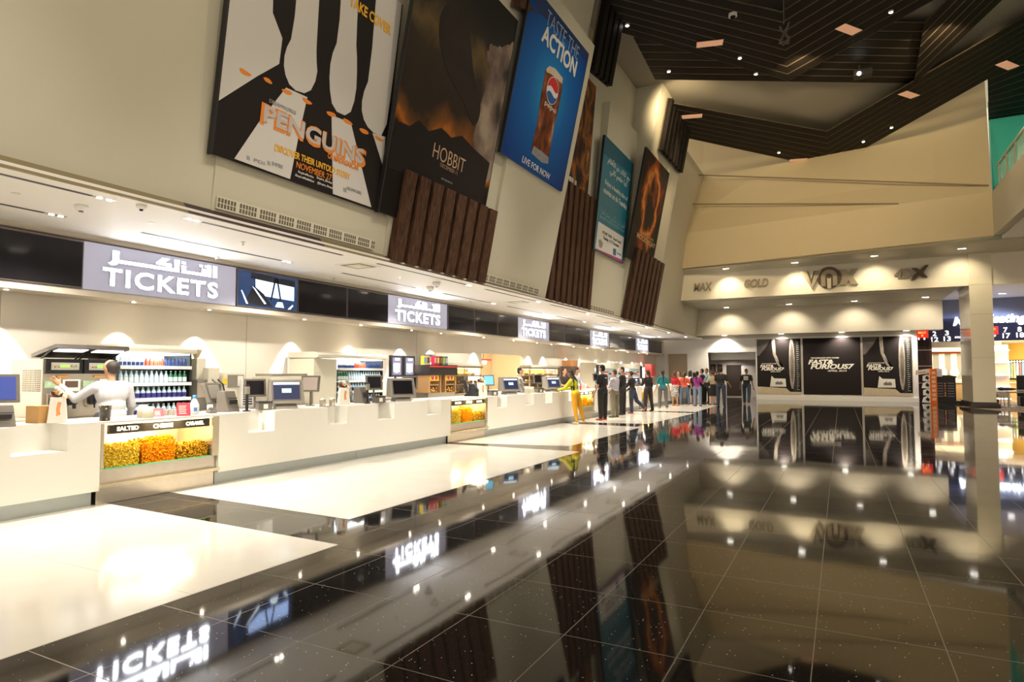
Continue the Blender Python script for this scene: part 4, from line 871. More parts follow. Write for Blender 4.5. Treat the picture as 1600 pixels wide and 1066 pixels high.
# third counter
pos_back(731, -8.1, 'black cash terminal seen from behind above the second popcorn display', .5, 1., M_DARK); printer(741, -7.95, 'black receipt printer above the second popcorn display', .1, M_DARK)
popcorn_bag(752, -7.82, 'white paper popcorn bag at the right end of the second popcorn display', 1.1)
side_screen(763, -8.05, 'customer display with lit blue page, third counter', -.5, mat('blue_page_screen', (.1, .3, .4), .3, emit=(.10, .30, .42), es=.7), .24)
card_box(770, -7.8, 'ticket printer with white sticker at the left end of the third counter')
kiosk(797, -7.80, 'large grey touch terminal with lit menu at the left of the third counter', 1)
pos_back(818, -8.1, 'grey cash terminal seen from behind on the third counter', .5, 1., M_GREYL)
cup_stack(824, -7.75, 'stack of pale cups on the third counter, left one', 4, 1.1); cup_stack(831, -7.8, 'stack of pale cups on the third counter, right one', 3, 1.1)
side_screen(840, -8.4, 'dark customer display in the middle of the third counter', -.4, None, .25); card_box(842, -7.8, 'ticket printer in the middle of the third counter')
kiosk(864, -7.80, 'large grey touch terminal with lit menu, left of the woman in yellow', 1)
R2 = mat('ketchup_red', (.5, .04, .03), .4)
for k, (x, mm, nm) in enumerate(((907, R2, 'red'), (911, M_CREAM, 'cream'), (915, M_WHITE, 'white'))):
    t = thing('sauce_bottle', '%s sauce bottle on the popcorn display behind the woman in yellow' % nm, 'bottle', loc=at(x, -7.7)); MB().lathe([(0, 0), (.035, 0), (.035, .13), (.012, .17), (.008, .22), (0, .22)], n=12).build('bottle', mm, t)
# fourth and fifth counters
side_screen(931, -8.2, 'large black screen on the fourth counter left of the tall man in black', -.3, None, .28); pos_back(958, -8.1, 'grey cash terminal behind the group in black shirts', .5); side_screen(986, -8.1, 'dark customer display right of the group in black shirts', .3, None, .3)
kiosk(993, -7.85, 'touch terminal seen beside the woman with the long ponytail', 1, 1., -.3); pos_back(1000, -8.0, 'cash terminal left of the woman with the long ponytail', .5); pos_back(1024, -8.0, 'cash terminal on the farthest counter beside the woman in teal', .5)
# ================================================================== DRINK FRIDGES
M_SHELF = mat('white_fridge_shelf', (.80, .84, .82), .3); M_FIN = mat('fridge_interior', (.78, .85, .88), .4)
BM = {'clear': mat('clear_water_bottle', (.55, .75, .86), .15, noise=.1), 'green': mat('green_glass_bottle', (.03, .22, .10), .2), 'white': mat('white_bottle', (.8, .82, .86), .3), 'red': mat('red_drink_bottle', (.75, .10, .04), .3), 'blue': mat('navy_drink_bottle', (.05, .08, .25), .3)}
LB_ = {'white': mat('white_label', (.85, .88, .9), .4), 'purple': mat('indigo_label', (.045, .03, .20), .4), 'blue': mat('navy_drink_bottle'), 'red': mat('red_drink_bottle')}
BMESH = {}
def bottle_meshes(h, r, body, lab):
    k = (h, r, body, lab)
    if k not in BMESH:
        b = MB().lathe([(0, 0), (r, 0), (r, .58 * h), (r * .9, .66 * h), (r * .38, .86 * h), (r * .38, .93 * h)], n=12).mesh('drink_bottle', BM[body])
        c = MB().lathe([(r * .44, .92 * h), (r * .44, h), (0, h)], n=10).mesh('cap', M_WHITE if body != 'blue' else LB_['purple'])
        l = MB().lathe([(r * 1.03, .16 * h), (r * 1.03, .52 * h)], n=12).mesh('label', LB_[lab]); BMESH[k] = (b, c, l)
    return BMESH[k]
def put_bottle(x, y, z, h, r, body, lab, label, group, parts=True):
    b, c, l = bottle_meshes(h, r, body, lab); o = bpy.data.objects.new('drink_bottle', b); COL.objects.link(o); o.location = (x, y, z); tag(o, label, 'bottle', group)
    for m, nm in ((c, 'cap'), (l, 'label')): p = bpy.data.objects.new(nm, m); COL.objects.link(p); p.parent = o
def fridge(Y0, Y1, where, top=1.93, blank=0.):
    xb, xf = -10.25, -9.45; t = thing('drinks_fridge', 'open white drinks fridge with lit shelves, ' + where, 'fridge', loc=(xb, Y0, 0)); w = Y1 - Y0; d = xf - xb
    MB().box(0, d - .02, 0, w, .003, .62).build('base', M_CREAM, t); MB().box(0, .05, 0, w, .62, top - .1).build('back_panel', M_FIN, t)
    MB().box(.05, d - .08, w - .03, w, .62, top - .12).build('side_panel', M_DARK, t)
    if blank: MB().box(.05, d - .06, 0, blank, .62, top - .14).build('side_panel', M_CREAM, t)
    else: MB().box(.05, d - .08, 0, .03, .62, top - .12).build('side_panel', M_DARK, t)
    can = [(0, top - .12), (0, top), (d - .10, top), (d + .02, top - .02), (d + .05, top - .06), (d + .05, top - .11), (d - .02, top - .13)]
    MB().prism([(x, z) for x, z in can], 0, w, axes='xzy').build('canopy', M_CREAM, t)
    MB().box(.1, d - .06, blank + .05, w - .05, top - .15, top - .135).build('light_tube', mat('cool_tube_light', (1, 1, 1), .3, emit=(.85, .95, 1), es=1.4), t)
    zs = (.84, 1.10, 1.34, 1.60)
    for z in zs: MB().box(.05, d - .04, blank + .03, w - .03, z - .022, z).box(d - .04, d - .025, blank + .03, w - .03, z - .03, z + .022).build('shelf', M_SHELF, t)
    area('fridge_light', (xf - .12, (Y0 + blank + Y1) / 2, top - .17), (xf - .35, (Y0 + blank + Y1) / 2, .6), 4, .15, w - blank - .1, (.88, .95, 1)); 
    a, b = Y0 + blank + .07, Y1 - .07; x = xf - .10
    def row(z, h, r, seq, words):
        n = int((b - a) / (2 * r + .012)); 
        for i in range(n):
            body, lab, col = seq(i / n); lb = '%s, %s of the %s fridge' % (col, words, 'second' if blank else 'nearest')
            put_bottle(x, a + (i + .5) * (b - a) / n, z + .002, h, r, body, lab, lb, lb)
    row(zs[0], .19, .036, lambda f: ('clear', 'purple', 'clear bottle with indigo label'), 'lowest shelf')
    row(zs[1], .19, .036, lambda f: ('clear', 'purple', 'clear bottle with indigo label'), 'second lowest shelf')
    row(zs[2], .20, .032, (lambda f: ('green', 'white', 'green bottle with white label') if f > .68 else ('clear', 'white', 'water bottle with white label')) if not blank else (lambda f: ('green', 'white', 'green bottle with white label') if f < .22 else ('clear', 'white', 'water bottle with white label')), 'second highest shelf')
    row(zs[3], .15, .026, lambda f: ('white', 'blue', 'small white bottle') if f < .33 else ('red', 'red', 'small red bottle') if f < .62 else ('blue', 'blue', 'small navy bottle'), 'top shelf')
    return t
fridge(5.62, 6.88, 'behind the man in the white shirt', 1.95)
fridge(9.60, 11.82, 'behind the steel canisters', 1.95, .66)
# ================================================================== BACK-OF-COUNTER MACHINES
t = thing('frozen_drink_machine', 'large stainless frozen drink machine with two dispensers and raised dark lids', 'drink machine', loc=(-10.25, 4.64, ZWT)); t.scale = (1, .93, 1)
MB().box(0, .80, 0, 1.04, 0, .80).build('cabinet', M_STEEL, t, bevel=.01)
v = MB()
for r in range(12):
    for c_ in range(4): v.box(.30 + c_ * .12, .40 + c_ * .12, -.004, .0, .36 + r * .025, .375 + r * .025)
v.build('side_vent', mat('vent_dark_slots', (.12, .09, .06), .5), t)
for k in range(2):
    y = .0 + k * .52
    ch = MB().box(.80, .85, y + .01, y + .51, .60, .80).build('control_housing', M_BLACK, t, bevel=.006)
    MB().box(.85, .855, y + .08, y + .46, .65, .75).build('control_panel', M_CREAM, ch)
    MB().box(.855, .858, y + .20, y + .32, .69, .72).build('green_display', mat('green_lcd', (.2, .7, .05), .3, emit=(.25, .75, .05), es=.9), ch)
    q = MB()
    for i, yy in enumerate((.12, .15, .17, .34, .37, .40)): q.box(.855, .859, y + yy, y + yy + .018, .68 + .012 * (i % 2), .70 + .012 * (i % 2), i % 3)
    q.build('button', [mat('red_button', (.6, .08, .06), .4), mat('yellow_button', (.75, .6, .1), .4), mat('green_button', (.1, .45, .2), .4)], ch)
    MB().box(.80, .82, y + .26, y + .50, .36, .52).build('product_card', M_PAPER, t); MB().box(.82, .822, y + .29, y + .47, .41, .50).build('card_picture', mat('brown_card_print', (.12, .07, .05), .5, noise=.3, nscale=20), t)
    MB().box(.80, .818, y + .18, y + .34, .55, .575).build('orange_sticker', mat('orange_sticker', (.8, .3, .03), .5), t)
    MB().box(.80, .816, y + .02, y + .2, .41, .50).build('green_sticker', mat('green_sticker_print', (.4, .55, .35), .5, noise=.5, nscale=25), t)
    for yy in (.15, .37):
        dh = MB().cyl((.80, y + yy, .24), (.90, y + yy, .24), .075, n=16).build('dispenser_head', M_BLACK, t); MB().box(.90, .93, y + yy - .02, y + yy + .02, .12, .28).build('dispenser_lever', M_DARK, dh, bevel=.005)
        MB().box(.80, .84, y + yy - .10, y + yy + .10, .15, .33).build('dispenser_plate', M_STEEL, t, bevel=.01)
    lid = MB().hexa([(.52, y - .01, .82), (1.12, y - .01, .94), (1.12, y + .51, .94), (.52, y + .51, .82)], [(.52, y - .01, .87), (1.10, y - .01, .99), (1.10, y + .51, .99), (.52, y + .51, .87)]).build('raised_lid', mat('dark_brown_lid', (.05, .038, .03), .4), t)
    MB().hexa([(.92, y + .06, .893), (1.06, y + .06, .921), (1.06, y + .46, .921), (.92, y + .46, .893)], [(.92, y + .06, .905), (1.06, y + .06, .933), (1.06, y + .46, .933), (.92, y + .46, .905)]).build('lid_light', mat('lid_led_light', (1, 1, 1), .4, emit=(.9, .95, 1), es=1.5), lid)
    MB().cyl((.7, y + .02, .80), (.95, y + .02, .91), .012).cyl((.7, y + .48, .80), (.95, y + .48, .91), .012).build('gas_strut', M_DARK, t)
def machine(name, lab, cat, px, X, parts, z=ZWT, rz=0):
    t = thing(name, lab, cat, loc=(X, ypx(px, X), z), rz=rz)
    for nm, b, m in parts: MB().box(*b).build(nm, m, t, bevel=.006)
    return t
t = machine('water_dispenser', 'tall grey dispenser with coffee hopper right of the nearest fridge', 'dispenser', 305, -9.75, [('cabinet', (-.2, .2, -.11, .11, 0, .50), M_GREYL), ('tower', (-.15, .1, -.06, .12, .5, .86), M_CREAM), ('panel', (.2, .21, -.12, .12, .2, .45), M_STEEL)])
MB().lathe([(.03, .86), (.09, .98), (.09, 1.02), (0, 1.02)], n=14).build('hopper', mat('amber_hopper', (.5, .4, .25), .2), t)
t = machine('coffee_machine', 'cream coffee machine with a milk frother beside the dispenser', 'coffee machine', 323, -9.7, [('body', (-.2, .2, -.12, .12, 0, .42), M_GREYL), ('top', (-.18, .18, -.11, .11, .42, .70), M_CREAM)])
MB().tube([(.2, -.05, .5), (.3, -.03, .42), (.32, 0, .3)], .012).tube([(.2, .06, .5), (.3, .08, .42), (.32, .1, .3)], .012).build('steam_wand', M_DARK, t)
machine('microwave_oven', 'boxy cream warmer with a yellow tag behind the cash terminal', 'oven', 349, -9.7, [('body', (-.25, .25, -.2, .2, 0, .62), M_CREAM), ('yellow_tag', (.25, .253, -.22, -.13, .42, .52), mat('yellow_tag', (.85, .65, .03), .5)), ('door', (.25, .256, -.12, .22, .36, .58), M_GREYL), ('white_sticker', (.256, .259, .08, .2, .38, .56), M_PAPER)])
t = machine('ice_machine', 'white ice machine with black louvres left of the scanner post', 'ice machine', 372, -9.65, [('body', (-.25, .25, -.14, .14, 0, .50), M_WHITE)])
q = MB()
for k in range(10): q.box(.25, .254, -.10, .10, .05 + k * .042, .072 + k * .042)
q.build('louvres', M_BLACK, t)
machine('coffee_machine', 'low cream machine behind the nearest lit touch terminal', 'coffee machine', 440, -9.7, [('body', (-.25, .25, -.5, .5, 0, .55), M_CREAM), ('top', (-.22, .22, -.45, .45, .55, .60), M_GREYL)])
# menu light boxes with drink pictures and the hot snack stand
for k, x in enumerate((620, 640)):
    t = thing('lit_menu_box', 'dark framed light box with pictures of white cups, %s of the pair' % ('left', 'right')[k], 'menu board', FR((-9.55, ypx(x, -9.55) - .22, 1.42), (0, 1, 0), (0, 0, 1)))
    MB().box(0, .43, 0, .52, -.08, 0).build('frame', mat('charcoal_frame', (.045, .045, .05), .4), t); MB().box(.05, .38, .05, .47, 0, .003).build('panel', mat('violet_glow_panel', (.1, .1, .14), .4, emit=(.10, .10, .17), es=1), t)
    MB().box(.14, .31, .40, .46, .003, .006).build('heading', LITW, t)
    for j, u in enumerate((.12, .20, .28)): MB().prism([(u - .03, .1 + .02 * abs(j - 1)), (u + .035, .1 + .02 * abs(j - 1)), (u + .045, .33), (u - .04, .33)], .003, .006).build('cup_picture', mat('lit_cup_white', (1, 1, 1), .4, emit=(1, .97, .95), es=1.6) if j < 2 else mat('lit_cup_orange', (1, .5, .1), .4, emit=(1, .62, .3), es=1.2), t)
    MB().cyl((.21, -.52, -.04), (.21, 0, -.04), .03).build('pole', M_DARK, t)
t = thing('hot_snack_stand', 'hot snack stand with red stripe, yellow signs and orange snacks', 'snack stand', loc=(-9.35, ypx(678.5, -9.35), ZWT))
MB().box(-.35, .25, -.62, .62, 0, .12).build('base', M_STEEL, t); MB().box(-.35, .30, -.64, .64, .56, .82).build('header', mat('black_header', (.025, .02, .022), .4), t); MB().box(.30, .304, -.64, .64, .76, .80).build('red_stripe', M_RED, t)
for y in (-.60, -.1, .12, .60): MB().box(-.3, .27, y - .02, y + .02, .12, .56).build('upright', mat('copper_upright', (.70, .42, .2), .3, metal=.5), t)
for y in (-.36, .36):
    MB().box(.26, .264, y - .21, y + .18, .42, .56).build('yellow_sign', mat('yellow_sign', (.85, .55, .03), .4), t); MB().box(.264, .267, y - .15, y + .10, .45, .53).build('red_print', M_RED, t); MB().box(.267, .269, y - .05, y + .0, .44, .55).build('white_print', M_PAPER, t)
    MB().box(-.3, .25, y - .22, y + .2, .30, .335).build('shelf', M_STEEL, t)
    q = MB(); r = random.Random(3)
    for i in range(60): q.ball((r.uniform(-.1, .22), y + r.uniform(-.2, .18), .14 + r.uniform(0, .10)), r.uniform(.02, .035), r.choice((0, 0, 1)), 6, 4)
    q.build('snacks', [mat('orange_snack', (.80, .36, .04), .5), mat('pale_snack', (.85, .68, .35), .5)], t)['kind'] = 'stuff'
for k, (y, c0, cn) in enumerate(((-.55, (.75, .55, .05), 'yellow and blue'), (-.42, (.55, .42, .25), 'tan'), (-.1, (.6, .03, .08), 'crimson'), (.03, (.6, .03, .08), 'crimson striped'), (.17, (.06, .03, .03), 'dark brown'), (.30, (.15, .5, .1), 'green'), (.42, (.1, .2, .5), 'blue'))):
    t2 = thing('snack_packet', '%s snack packet standing on the hot snack stand' % cn, 'snack packet', loc=(-9.3, t.location.y + y, ZWT + .82)); MB().box(-.05, .05, -.055, .055, 0, .23).build('packet', mat(cn.replace(' ', '_') + '_packet', c0, .4), t2); MB().box(.05, .052, -.045, .045, .05, .19).build('print', mat('packet_print_%d' % k, ((.1, .3, .7), (.1, .06, .05), (.8, .5, .5), (.85, .7, .2), (.4, .2, .1), (.7, .75, .2), (.8, .8, .7))[k], .4, noise=.4, nscale=30), t2)
t = thing('coffee_grinder', 'steel coffee hopper above the snack packets', 'grinder', loc=(-10.05, ypx(671, -10.05), ZWT)); MB().box(-.1, .1, -.1, .1, 0, .85).build('body', M_STEEL, t); MB().lathe([(.03, .85), (.03, .92), (.22, 1.12), (.22, 1.13), (.0, 1.11)], n=4).build('hopper', mat('brushed_stainless_steel'), t)
# pastry warmers
def warmer(px0, px1, X, lab):
    y0, y1 = ypx(px0, X), ypx(px1, X); w = y1 - y0; t = thing('pastry_warmer', lab, 'food warmer', loc=(X, y0, ZWT))
    MB().box(-.5, .0, 0, w, 0, .05).build('base', M_STEEL, t)
    for z in (.28, .52): MB().box(-.5, .02, 0, w, z, z + .04).build('shelf', mat('grey_steel_shelf', (.28, .24, .2), .35, metal=.6), t)
    MB().box(-.5, .06, 0, w, .76, .82).build('roof', mat('grey_steel_shelf'), t); MB().box(-.45, .0, .1, w - .1, .82, .90).build('header', M_CREAM, t)
    MB().box(-.5, -.46, 0, w, .05, .76).build('back_panel', mat('warm_lining', (.75, .58, .35), .5), t)
    for y in (0, w / 2 - .02, w - .04): MB().box(-.04, 0, y, y + .04, .05, .76).build('upright', M_STEEL, t)
    MB().box(-.35, -.1, .1, w - .1, .745, .758).build('heat_lamp', mat('warm_heat_lamp', (1, .7, .3), .4, emit=(1, .72, .36), es=4), t)
    r = random.Random(11)
    for z in (.05, .32, .56):
        q = MB()
        for i in range(int(w / .11)): q.ball((-.2 + r.uniform(-.08, .08), .08 + i * .11 + r.uniform(-.02, .02), z + .04), (.07, .045, .04), r.choice((0, 1)), 8, 5)
        q.build('pastries', [mat('golden_pastry', (.75, .42, .10), .5), mat('pale_pastry', (.85, .68, .38), .5)], t)['kind'] = 'stuff'
warmer(696, 752, -9.5, 'steel pastry warmer with glowing shelves behind the second popcorn display'); warmer(828, 872, -9.5, 'steel pastry warmer with glowing shelves right of the kitchen hatch')
# far lit cabinets
for a, b, l in ((26.3, 29.0, 'behind the tall man in black'), (29.6, 33.4, 'behind the woman with the long ponytail')):
    t = thing('drinks_cabinet', 'far lit drinks cabinet with white canopy, ' + l, 'fridge', loc=(-10.25, a, 0)); w = b - a
    MB().box(0, .75, 0, w, .003, .85).build('base', M_CREAM, t); MB().box(0, .8, 0, w, 1.75, 1.98).build('canopy', M_CREAM, t); MB().box(0, .05, 0, w, .85, 1.75).build('back_panel', mat('cool_lit_back', (.7, .8, .85), .4, emit=(.6, .8, .9), es=.7), t)
    for z in (1.1, 1.4): MB().box(.05, .7, 0, w, z, z + .03).build('shelf', M_SHELF, t)
    MB().box(0, .7, -.02, 0, .85, 1.75).build('side_panel', M_CREAM, t); MB().box(0, .7, w, w + .02, .85, 1.75).build('side_panel', M_CREAM, t)
    for z in (.86, 1.13, 1.43):
        n = int(w / .17)
        for i in range(n):
            lb = '%s drink in the far lit cabinet ' % ('pale', 'white', 'red')[(i // 4) % 3] + l; put_bottle(-9.62, a + .09 + i * .17, z, .2, .04, ('clear', 'white', 'red')[(i // 4) % 3], ('blue', 'red', 'white')[(i // 4) % 3], lb, lb)
for k, (x, l) in enumerate(((939, 'left of the tall man in black'), (1006, 'left of the woman with the long ponytail'))):
    t = thing('lit_menu_box', 'narrow white lit panel in a black frame, ' + l, 'menu board', FR((-8.9, ypx(x, -8.9) - .3, 1.25), (0, 1, 0), (0, 0, 1))); MB().box(0, .6, 0, .62, -.1, 0).build('frame', M_BLACK, t); MB().box(.1, .5, .05, .57, 0, .003).build('panel', mat('white_lit_panel', (1, 1, 1), .4, emit=(1, .98, .95), es=1.1), t); MB().cyl((.3, -1.22, -.05), (.3, 0, -.05), .04).build('pole', M_DARK, t)
for k, (x, c0, l) in enumerate(((891, (.10, .06, .04), 'dark wooden snack rack behind the staff in the waistcoat'), (1016, (.45, .04, .03), 'red snack display right of the far lit drinks panel'))):
    t = thing('snack_display', l, 'snack display', loc=(-9.9, ypx(x, -9.9), ZWT)); MB().box(-.25, .2, -.4, .4, 0, .9).build('stand', mat('rack_%d' % k, c0, .5), t); MB().box(.2, .204, -.36, .36, .1, .35).build('yellow_sign', mat('yellow_sign'), t); MB().box(-.2, .2, -.38, .38, .9, 1.15).build('top_packets', mat('mixed_packets_%d' % k, (.4, .18, .06) if k == 0 else (.55, .06, .05), .5, noise=.6, nscale=18), t)
# kitchen behind the hatch
KX = -13.30
for y0, y1, z0, z1, nm, l, c0 in ((17.2, 18.8, .9, 1.7, 'wall_cabinet', 'grey kitchen cabinet seen through the hatch', (.5, .42, .3)), (19.6, 21.2, 1.5, 1.62, 'wall_shelf', 'steel shelf seen through the hatch', (.5, .45, .36)), (19.8, 21.0, .9, 1.45, 'oven', 'steel oven seen through the hatch', (.55, .48, .36))):
    t = thing(nm, l, nm.split('_')[-1], loc=(KX, (y0 + y1) / 2, z0)); h = (y1 - y0) / 2; MB().box(-.05, .4, -h, h, 0, z1 - z0).build('body', mat('kitchen_' + nm, c0, .4), t); MB().box(.4, .405, -h + .05, h - .05, .05, max(.07, z1 - z0 - .05)).build('front', mat('kitchen_front_' + nm, tuple(x * .7 for x in c0), .4), t)
t = thing('heat_lamp', 'red and yellow glowing lamp inside the kitchen hatch', 'lamp', loc=(-12.4, 18.6 if False else ypx(755, -12.4), 1.95)); MB().box(-.2, .2, -.3, .3, .06, .12).build('shade', M_RED, t); MB().ball((0, .1, 0), .09).build('bulb', mat('amber_bulb', (1, .7, .2), .4, emit=(1, .72, .3), es=6), t); MB().cyl((0, 0, .12), (0, 0, 1.25), .012).build('rod', M_DARK, t)
area('kitchen_light', (-12, 20.3, 3.15), (-12, 20.3, 0), 130, 1.8, 4, (1, .85, .6))
# ================================================================== END OF THE HALL
YB = 33.98
def bxy(px, py): p = ony(px, py, YB); return p.x, p.z
def beam_text(name, s, bl, br, tl, lab, shear=.2, bold=.02):
    a, b, c = bxy(*bl), bxy(*br), bxy(*tl); t = thing(name, lab, 'sign', BACKF(a[0], YB, a[1]))
    lettering('letters', s, t, 0, 0, b[0] - a[0], c[1] - a[1], M_BEAMSIGN, bold, shear, .07); return t
beam_text('metal_letters', 'MAX', (1084, 456), (1113, 454), (1085, 443), 'small metal letters at the far left of the end beam')
beam_text('metal_letters', 'GOLD', (1163, 450), (1201, 448), (1164, 437), 'small metal letters left of the largest bronze letters on the end beam')
t = thing('metal_letters', 'largest bronze letters on the end beam, with an arched middle letter', 'sign', BACKF(bxy(1251, 451)[0], YB, bxy(1280, 452)[1])); w = bxy(1341, 447)[0] - bxy(1251, 451)[0]; h = bxy(1290, 418)[1] - bxy(1290, 452)[1]; w3 = w / 3
MB().prism([(0, h * .85), (w3 * .42, h * .85), (w3 * .56, h * .42), (w3 * .74, h * .85), (w3 * 1.14, h * .85), (w3 * .62, h * .02)], 0, .10).build('letter_v', M_BEAMSIGN, t)
MB().prism([(w3 * .36, h * .85), (w3 * .42, h * .85), (w3 * .56, h * .42), (w3 * .74, h * .85), (w3 * .8, h * .85), (w3 * .58, h * .22)], .10, .112).build('letter_v_facet', M_BEAMDARK, t)
cx, cy, ro = w3 * 1.52, h * .5, h * .5
MB().prism(disc((cx, cy), ro)[:-1], 0, .06).build('letter_o', M_BEAMDARK, t)
ar = lambda r, b: [(cx - r, cy - ro * b)] + [(cx + r * math.cos(a), cy + ro * .06 + r * math.sin(a)) for a in [math.pi - math.pi * i / 14 for i in range(15)]] + [(cx + r, cy - ro * b)]
o_, i_ = ar(ro * .66, .76), ar(ro * .30, .80)
MB().prism(o_ + list(reversed(i_)), .06, .11).build('arch', M_BEAMSIGN, t); MB().prism([(cx - ro * .16, 0), (cx - ro * .16, cy), (cx, cy - ro * .12), (cx + ro * .16, cy), (cx + ro * .16, 0)], .06, .10).build('arch_core', mat('cream_arch_core', (.7, .62, .48), .4), t)
x0 = w3 * 2.02; W_ = w - x0
MB().prism([(x0, h * .83), (x0 + W_ * .38, h * .83), (x0 + W_ * .52, h * .62), (x0 + W_ * .66, h * .83), (x0 + W_, h * .83), (x0 + W_ * .74, h * .47), (x0 + W_, h * .12), (x0 + W_ * .62, h * .12), (x0 + W_ * .5, h * .32), (x0 + W_ * .38, h * .12), (x0, h * .12), (x0 + W_ * .28, h * .47)], 0, .10).build('letter_x', M_BEAMSIGN, t)
t = beam_text('metal_letters', '4D', (1397, 436), (1426, 434), (1398, 421), 'bronze letters with a slashed X at the right end of the beam', .2, .03)
a, b = bxy(1397, 436), bxy(1426, 438); c = bxy(1450, 414); dx = b[0] - a[0]; dz = b[1] - a[1]; W_ = c[0] - b[0]; H_ = c[1] - b[1]
MB().prism([(dx + W_ * u, dz + H_ * v) for u, v in ((-.12, 0), (.12, 0), (.42, .3), (.62, .14), (.95, .14), (.68, .48), (1.05, 1), (.78, .98), (.48, .68), (.3, .82), (-.05, .86), (.06, .72), (.28, .52), (.05, .3))], 0, .07).build('letter_x', M_BEAMDARK, t)
# downlights of the end beams
def down(p, lab, r=.09):
    t = thing('downlight', lab, 'downlight', loc=p); MB().box(-.16, .16, -.07, .07, -.006, .02).build('frame', M_WHITE, t); MB().box(-.13, .13, -.05, .05, -.010, -.006).build('lens', M_LAMPW, t)
def slope_pt(px, py):
    n = Vector((0, -.2, -3.0)).normalized(); d = ray(px, py); p0 = Vector((0, 34, 6.75)); return CAM + d * ((p0 - CAM).dot(Vector((0, .2, 3.7)).normalized()) / d.dot(Vector((0, .2, 3.7)).normalized()))
for k, (x, y) in enumerate(((1134, 420), (1242, 410.5), (1366, 400), (1503, 388.5))):
    p = slope_pt(x, y) - Vector((0, 0, .003)); down(p, 'small lit downlight above the metal letters, %s from the left' % ORD[k]); spot('downlight_light', p - Vector((0, 0, .05)), (p.x + .1, 34.1, 5.0), 75, 95, (1, .84, .56), .8, .03)
for k, (x, y) in enumerate(((1135, 480.5), (1233, 475.5), (1335, 470.5), (1446, 464.5))):
    p = onz(x, y, 5.295); down(p, 'small lit downlight under the end beam, %s from the left' % ORD[k]); spot('downlight_light', p - Vector((0, 0, .05)), (p.x, 39, 3.4), 70, 100, (1, .86, .64), .8, .03)
for k, (x, y) in enumerate(((1132, 526.5), (1221, 523), (1315, 519.5), (1416, 516))):
    p = Vector((ony(x, y, 39.3).x, 39.25, 3.775)); down(p, 'small lit downlight over the dark banners, %s from the left' % ORD[k]); spot('downlight_light', p - Vector((0, 0, .05)), (p.x, 39.55, 1.0), 210, 130, (1, .9, .74), .8, .03)
# ---- banners
YP = 39.585
def pz(px, py): p = ony(px, py, YP - .03); return p.x, p.z
def banner(l, r, lab, tyre):
    a, b = pz(*l[0]), pz(*r[1]); top = (pz(*l[1])[1] + pz(*r[0])[1]) / 2 if False else 3.42
    W_, z0 = b[0] - a[0], .32; H_ = 3.50 - z0
    t = thing('film_banner', lab, 'banner', BACKF(a[0], YP, z0)); MB().box(0, W_, 0, H_, -.0, .03).build('board', P_INK, t); return t, W_, H_
BW = mat('banner_white_ink', (.72, .68, .60), .4); BG = mat('banner_grey_ink', (.10, .085, .075), .4, noise=.6, nscale=2); BS = mat('banner_sand_ink', (.55, .45, .30), .5, noise=.3, nscale=14)
BCH = mat('banner_chrome_ink', (.34, .29, .24), .35, noise=.5, nscale=5)
def banner_text(t, u, v, w, h, w0=.031):
    lettering('small_lettering', 'VENGEANCE HITS HOME', t, u + w * .06, v + h * .90, w * .62, h * .10, BW, .02, .2, .003, w0)
    lettering('title_lettering', 'FAST&', t, u, v + h * .50, w * .56, h * .34, BW, .04, .25, .003, w0)
    lettering('title_lettering', 'FURIOUS7', t, u + w * .05, v + h * .16, w * .95, h * .36, BW, .04, .25, .003, w0)
    lettering('small_lettering', 'APRIL 2015', t, u + w * .42, v - h * .02, w * .42, h * .13, BW, .03, .2, .003, w0)
def tyre_art(t, W_, H_):
    q = lambda nm, p, m, w=.004: MB().prism([(x * W_, y * H_) for x, y in p], .030, .030 + w).build(nm, m, t)
    q('grey_body_shape', [(0, .70), (0, 1), (.33, 1), (.20, .84), (.05, .70)], BG, .002); q('grey_fender_shape', [(.34, 1), (.42, 1), (.44, .72), (.58, .46), (.66, .42), (.48, .52), (.37, .72)], BCH, .003)
    q('sand_ground', [(0, .0), (0, .135), (.66, .11), (.75, .045), (1, .045), (1, 0)], BS, .002)
    MB().prism([(W_ * (.865 + .13 * math.cos(a)), H_ * (.545 + .50 * math.sin(a))) for a in [2 * math.pi * i / 36 for i in range(36)] if H_ * (.545 + .50 * math.sin(a)) < H_], .030, .0345).build('tyre', mat('banner_tyre_ink', (.02, .018, .016), .5, noise=.4, nscale=20), t)
    MB().prism([(W_ * (.80 + .065 * math.cos(a)), H_ * (.555 + .46 * math.sin(a))) for a in [2 * math.pi * i / 36 for i in range(36)] if H_ * (.555 + .46 * math.sin(a)) < H_], .030, .0365).build('chrome_rim', BCH, t)
    MB().prism([(W_ * (.805 + .036 * math.cos(a)), H_ * (.56 + .36 * math.sin(a))) for a in [2 * math.pi * i / 30 for i in range(30)]], .030, .0385).build('rim_hollow', mat('banner_hollow_ink', (.14, .12, .10), .4, noise=.7, nscale=3), t)
    k = MB(); r = random.Random(2)
    for i in range(26): y = .08 + i * .034; k.prism([(W_ * .905, H_ * y), (W_ * (.93 + r.uniform(0, .04)), H_ * (y + .004)), (W_ * (.93 + r.uniform(0, .04)), H_ * (y + .008)), (W_ * .905, H_ * (y + .007))], .030, .040)
    k.build('tyre_tread', BW, t)
    q('white_plate', [(.29, .135), (.33, .33), (.39, .285), (.65, .28), (.66, .135)], BW, .006)
    for i in range(7): q('plate_mark', [(.42 + i * .024, .175), (.437 + i * .024, .175), (.437 + i * .024, .215 + .01 * (i % 3)), (.42 + i * .024, .215 + .01 * (i % 3))], P_INK, .008)
t, W_, H_ = banner(((1184, 618), (1184, 529)), ((1252, 528), (1252.5, 618)), 'left dark banner with a car tyre picture beside the corridor', True); tyre_art(t, W_, H_); banner_text(t, W_ * .07, H_ * .40, W_ * .56, H_ * .16, .042)
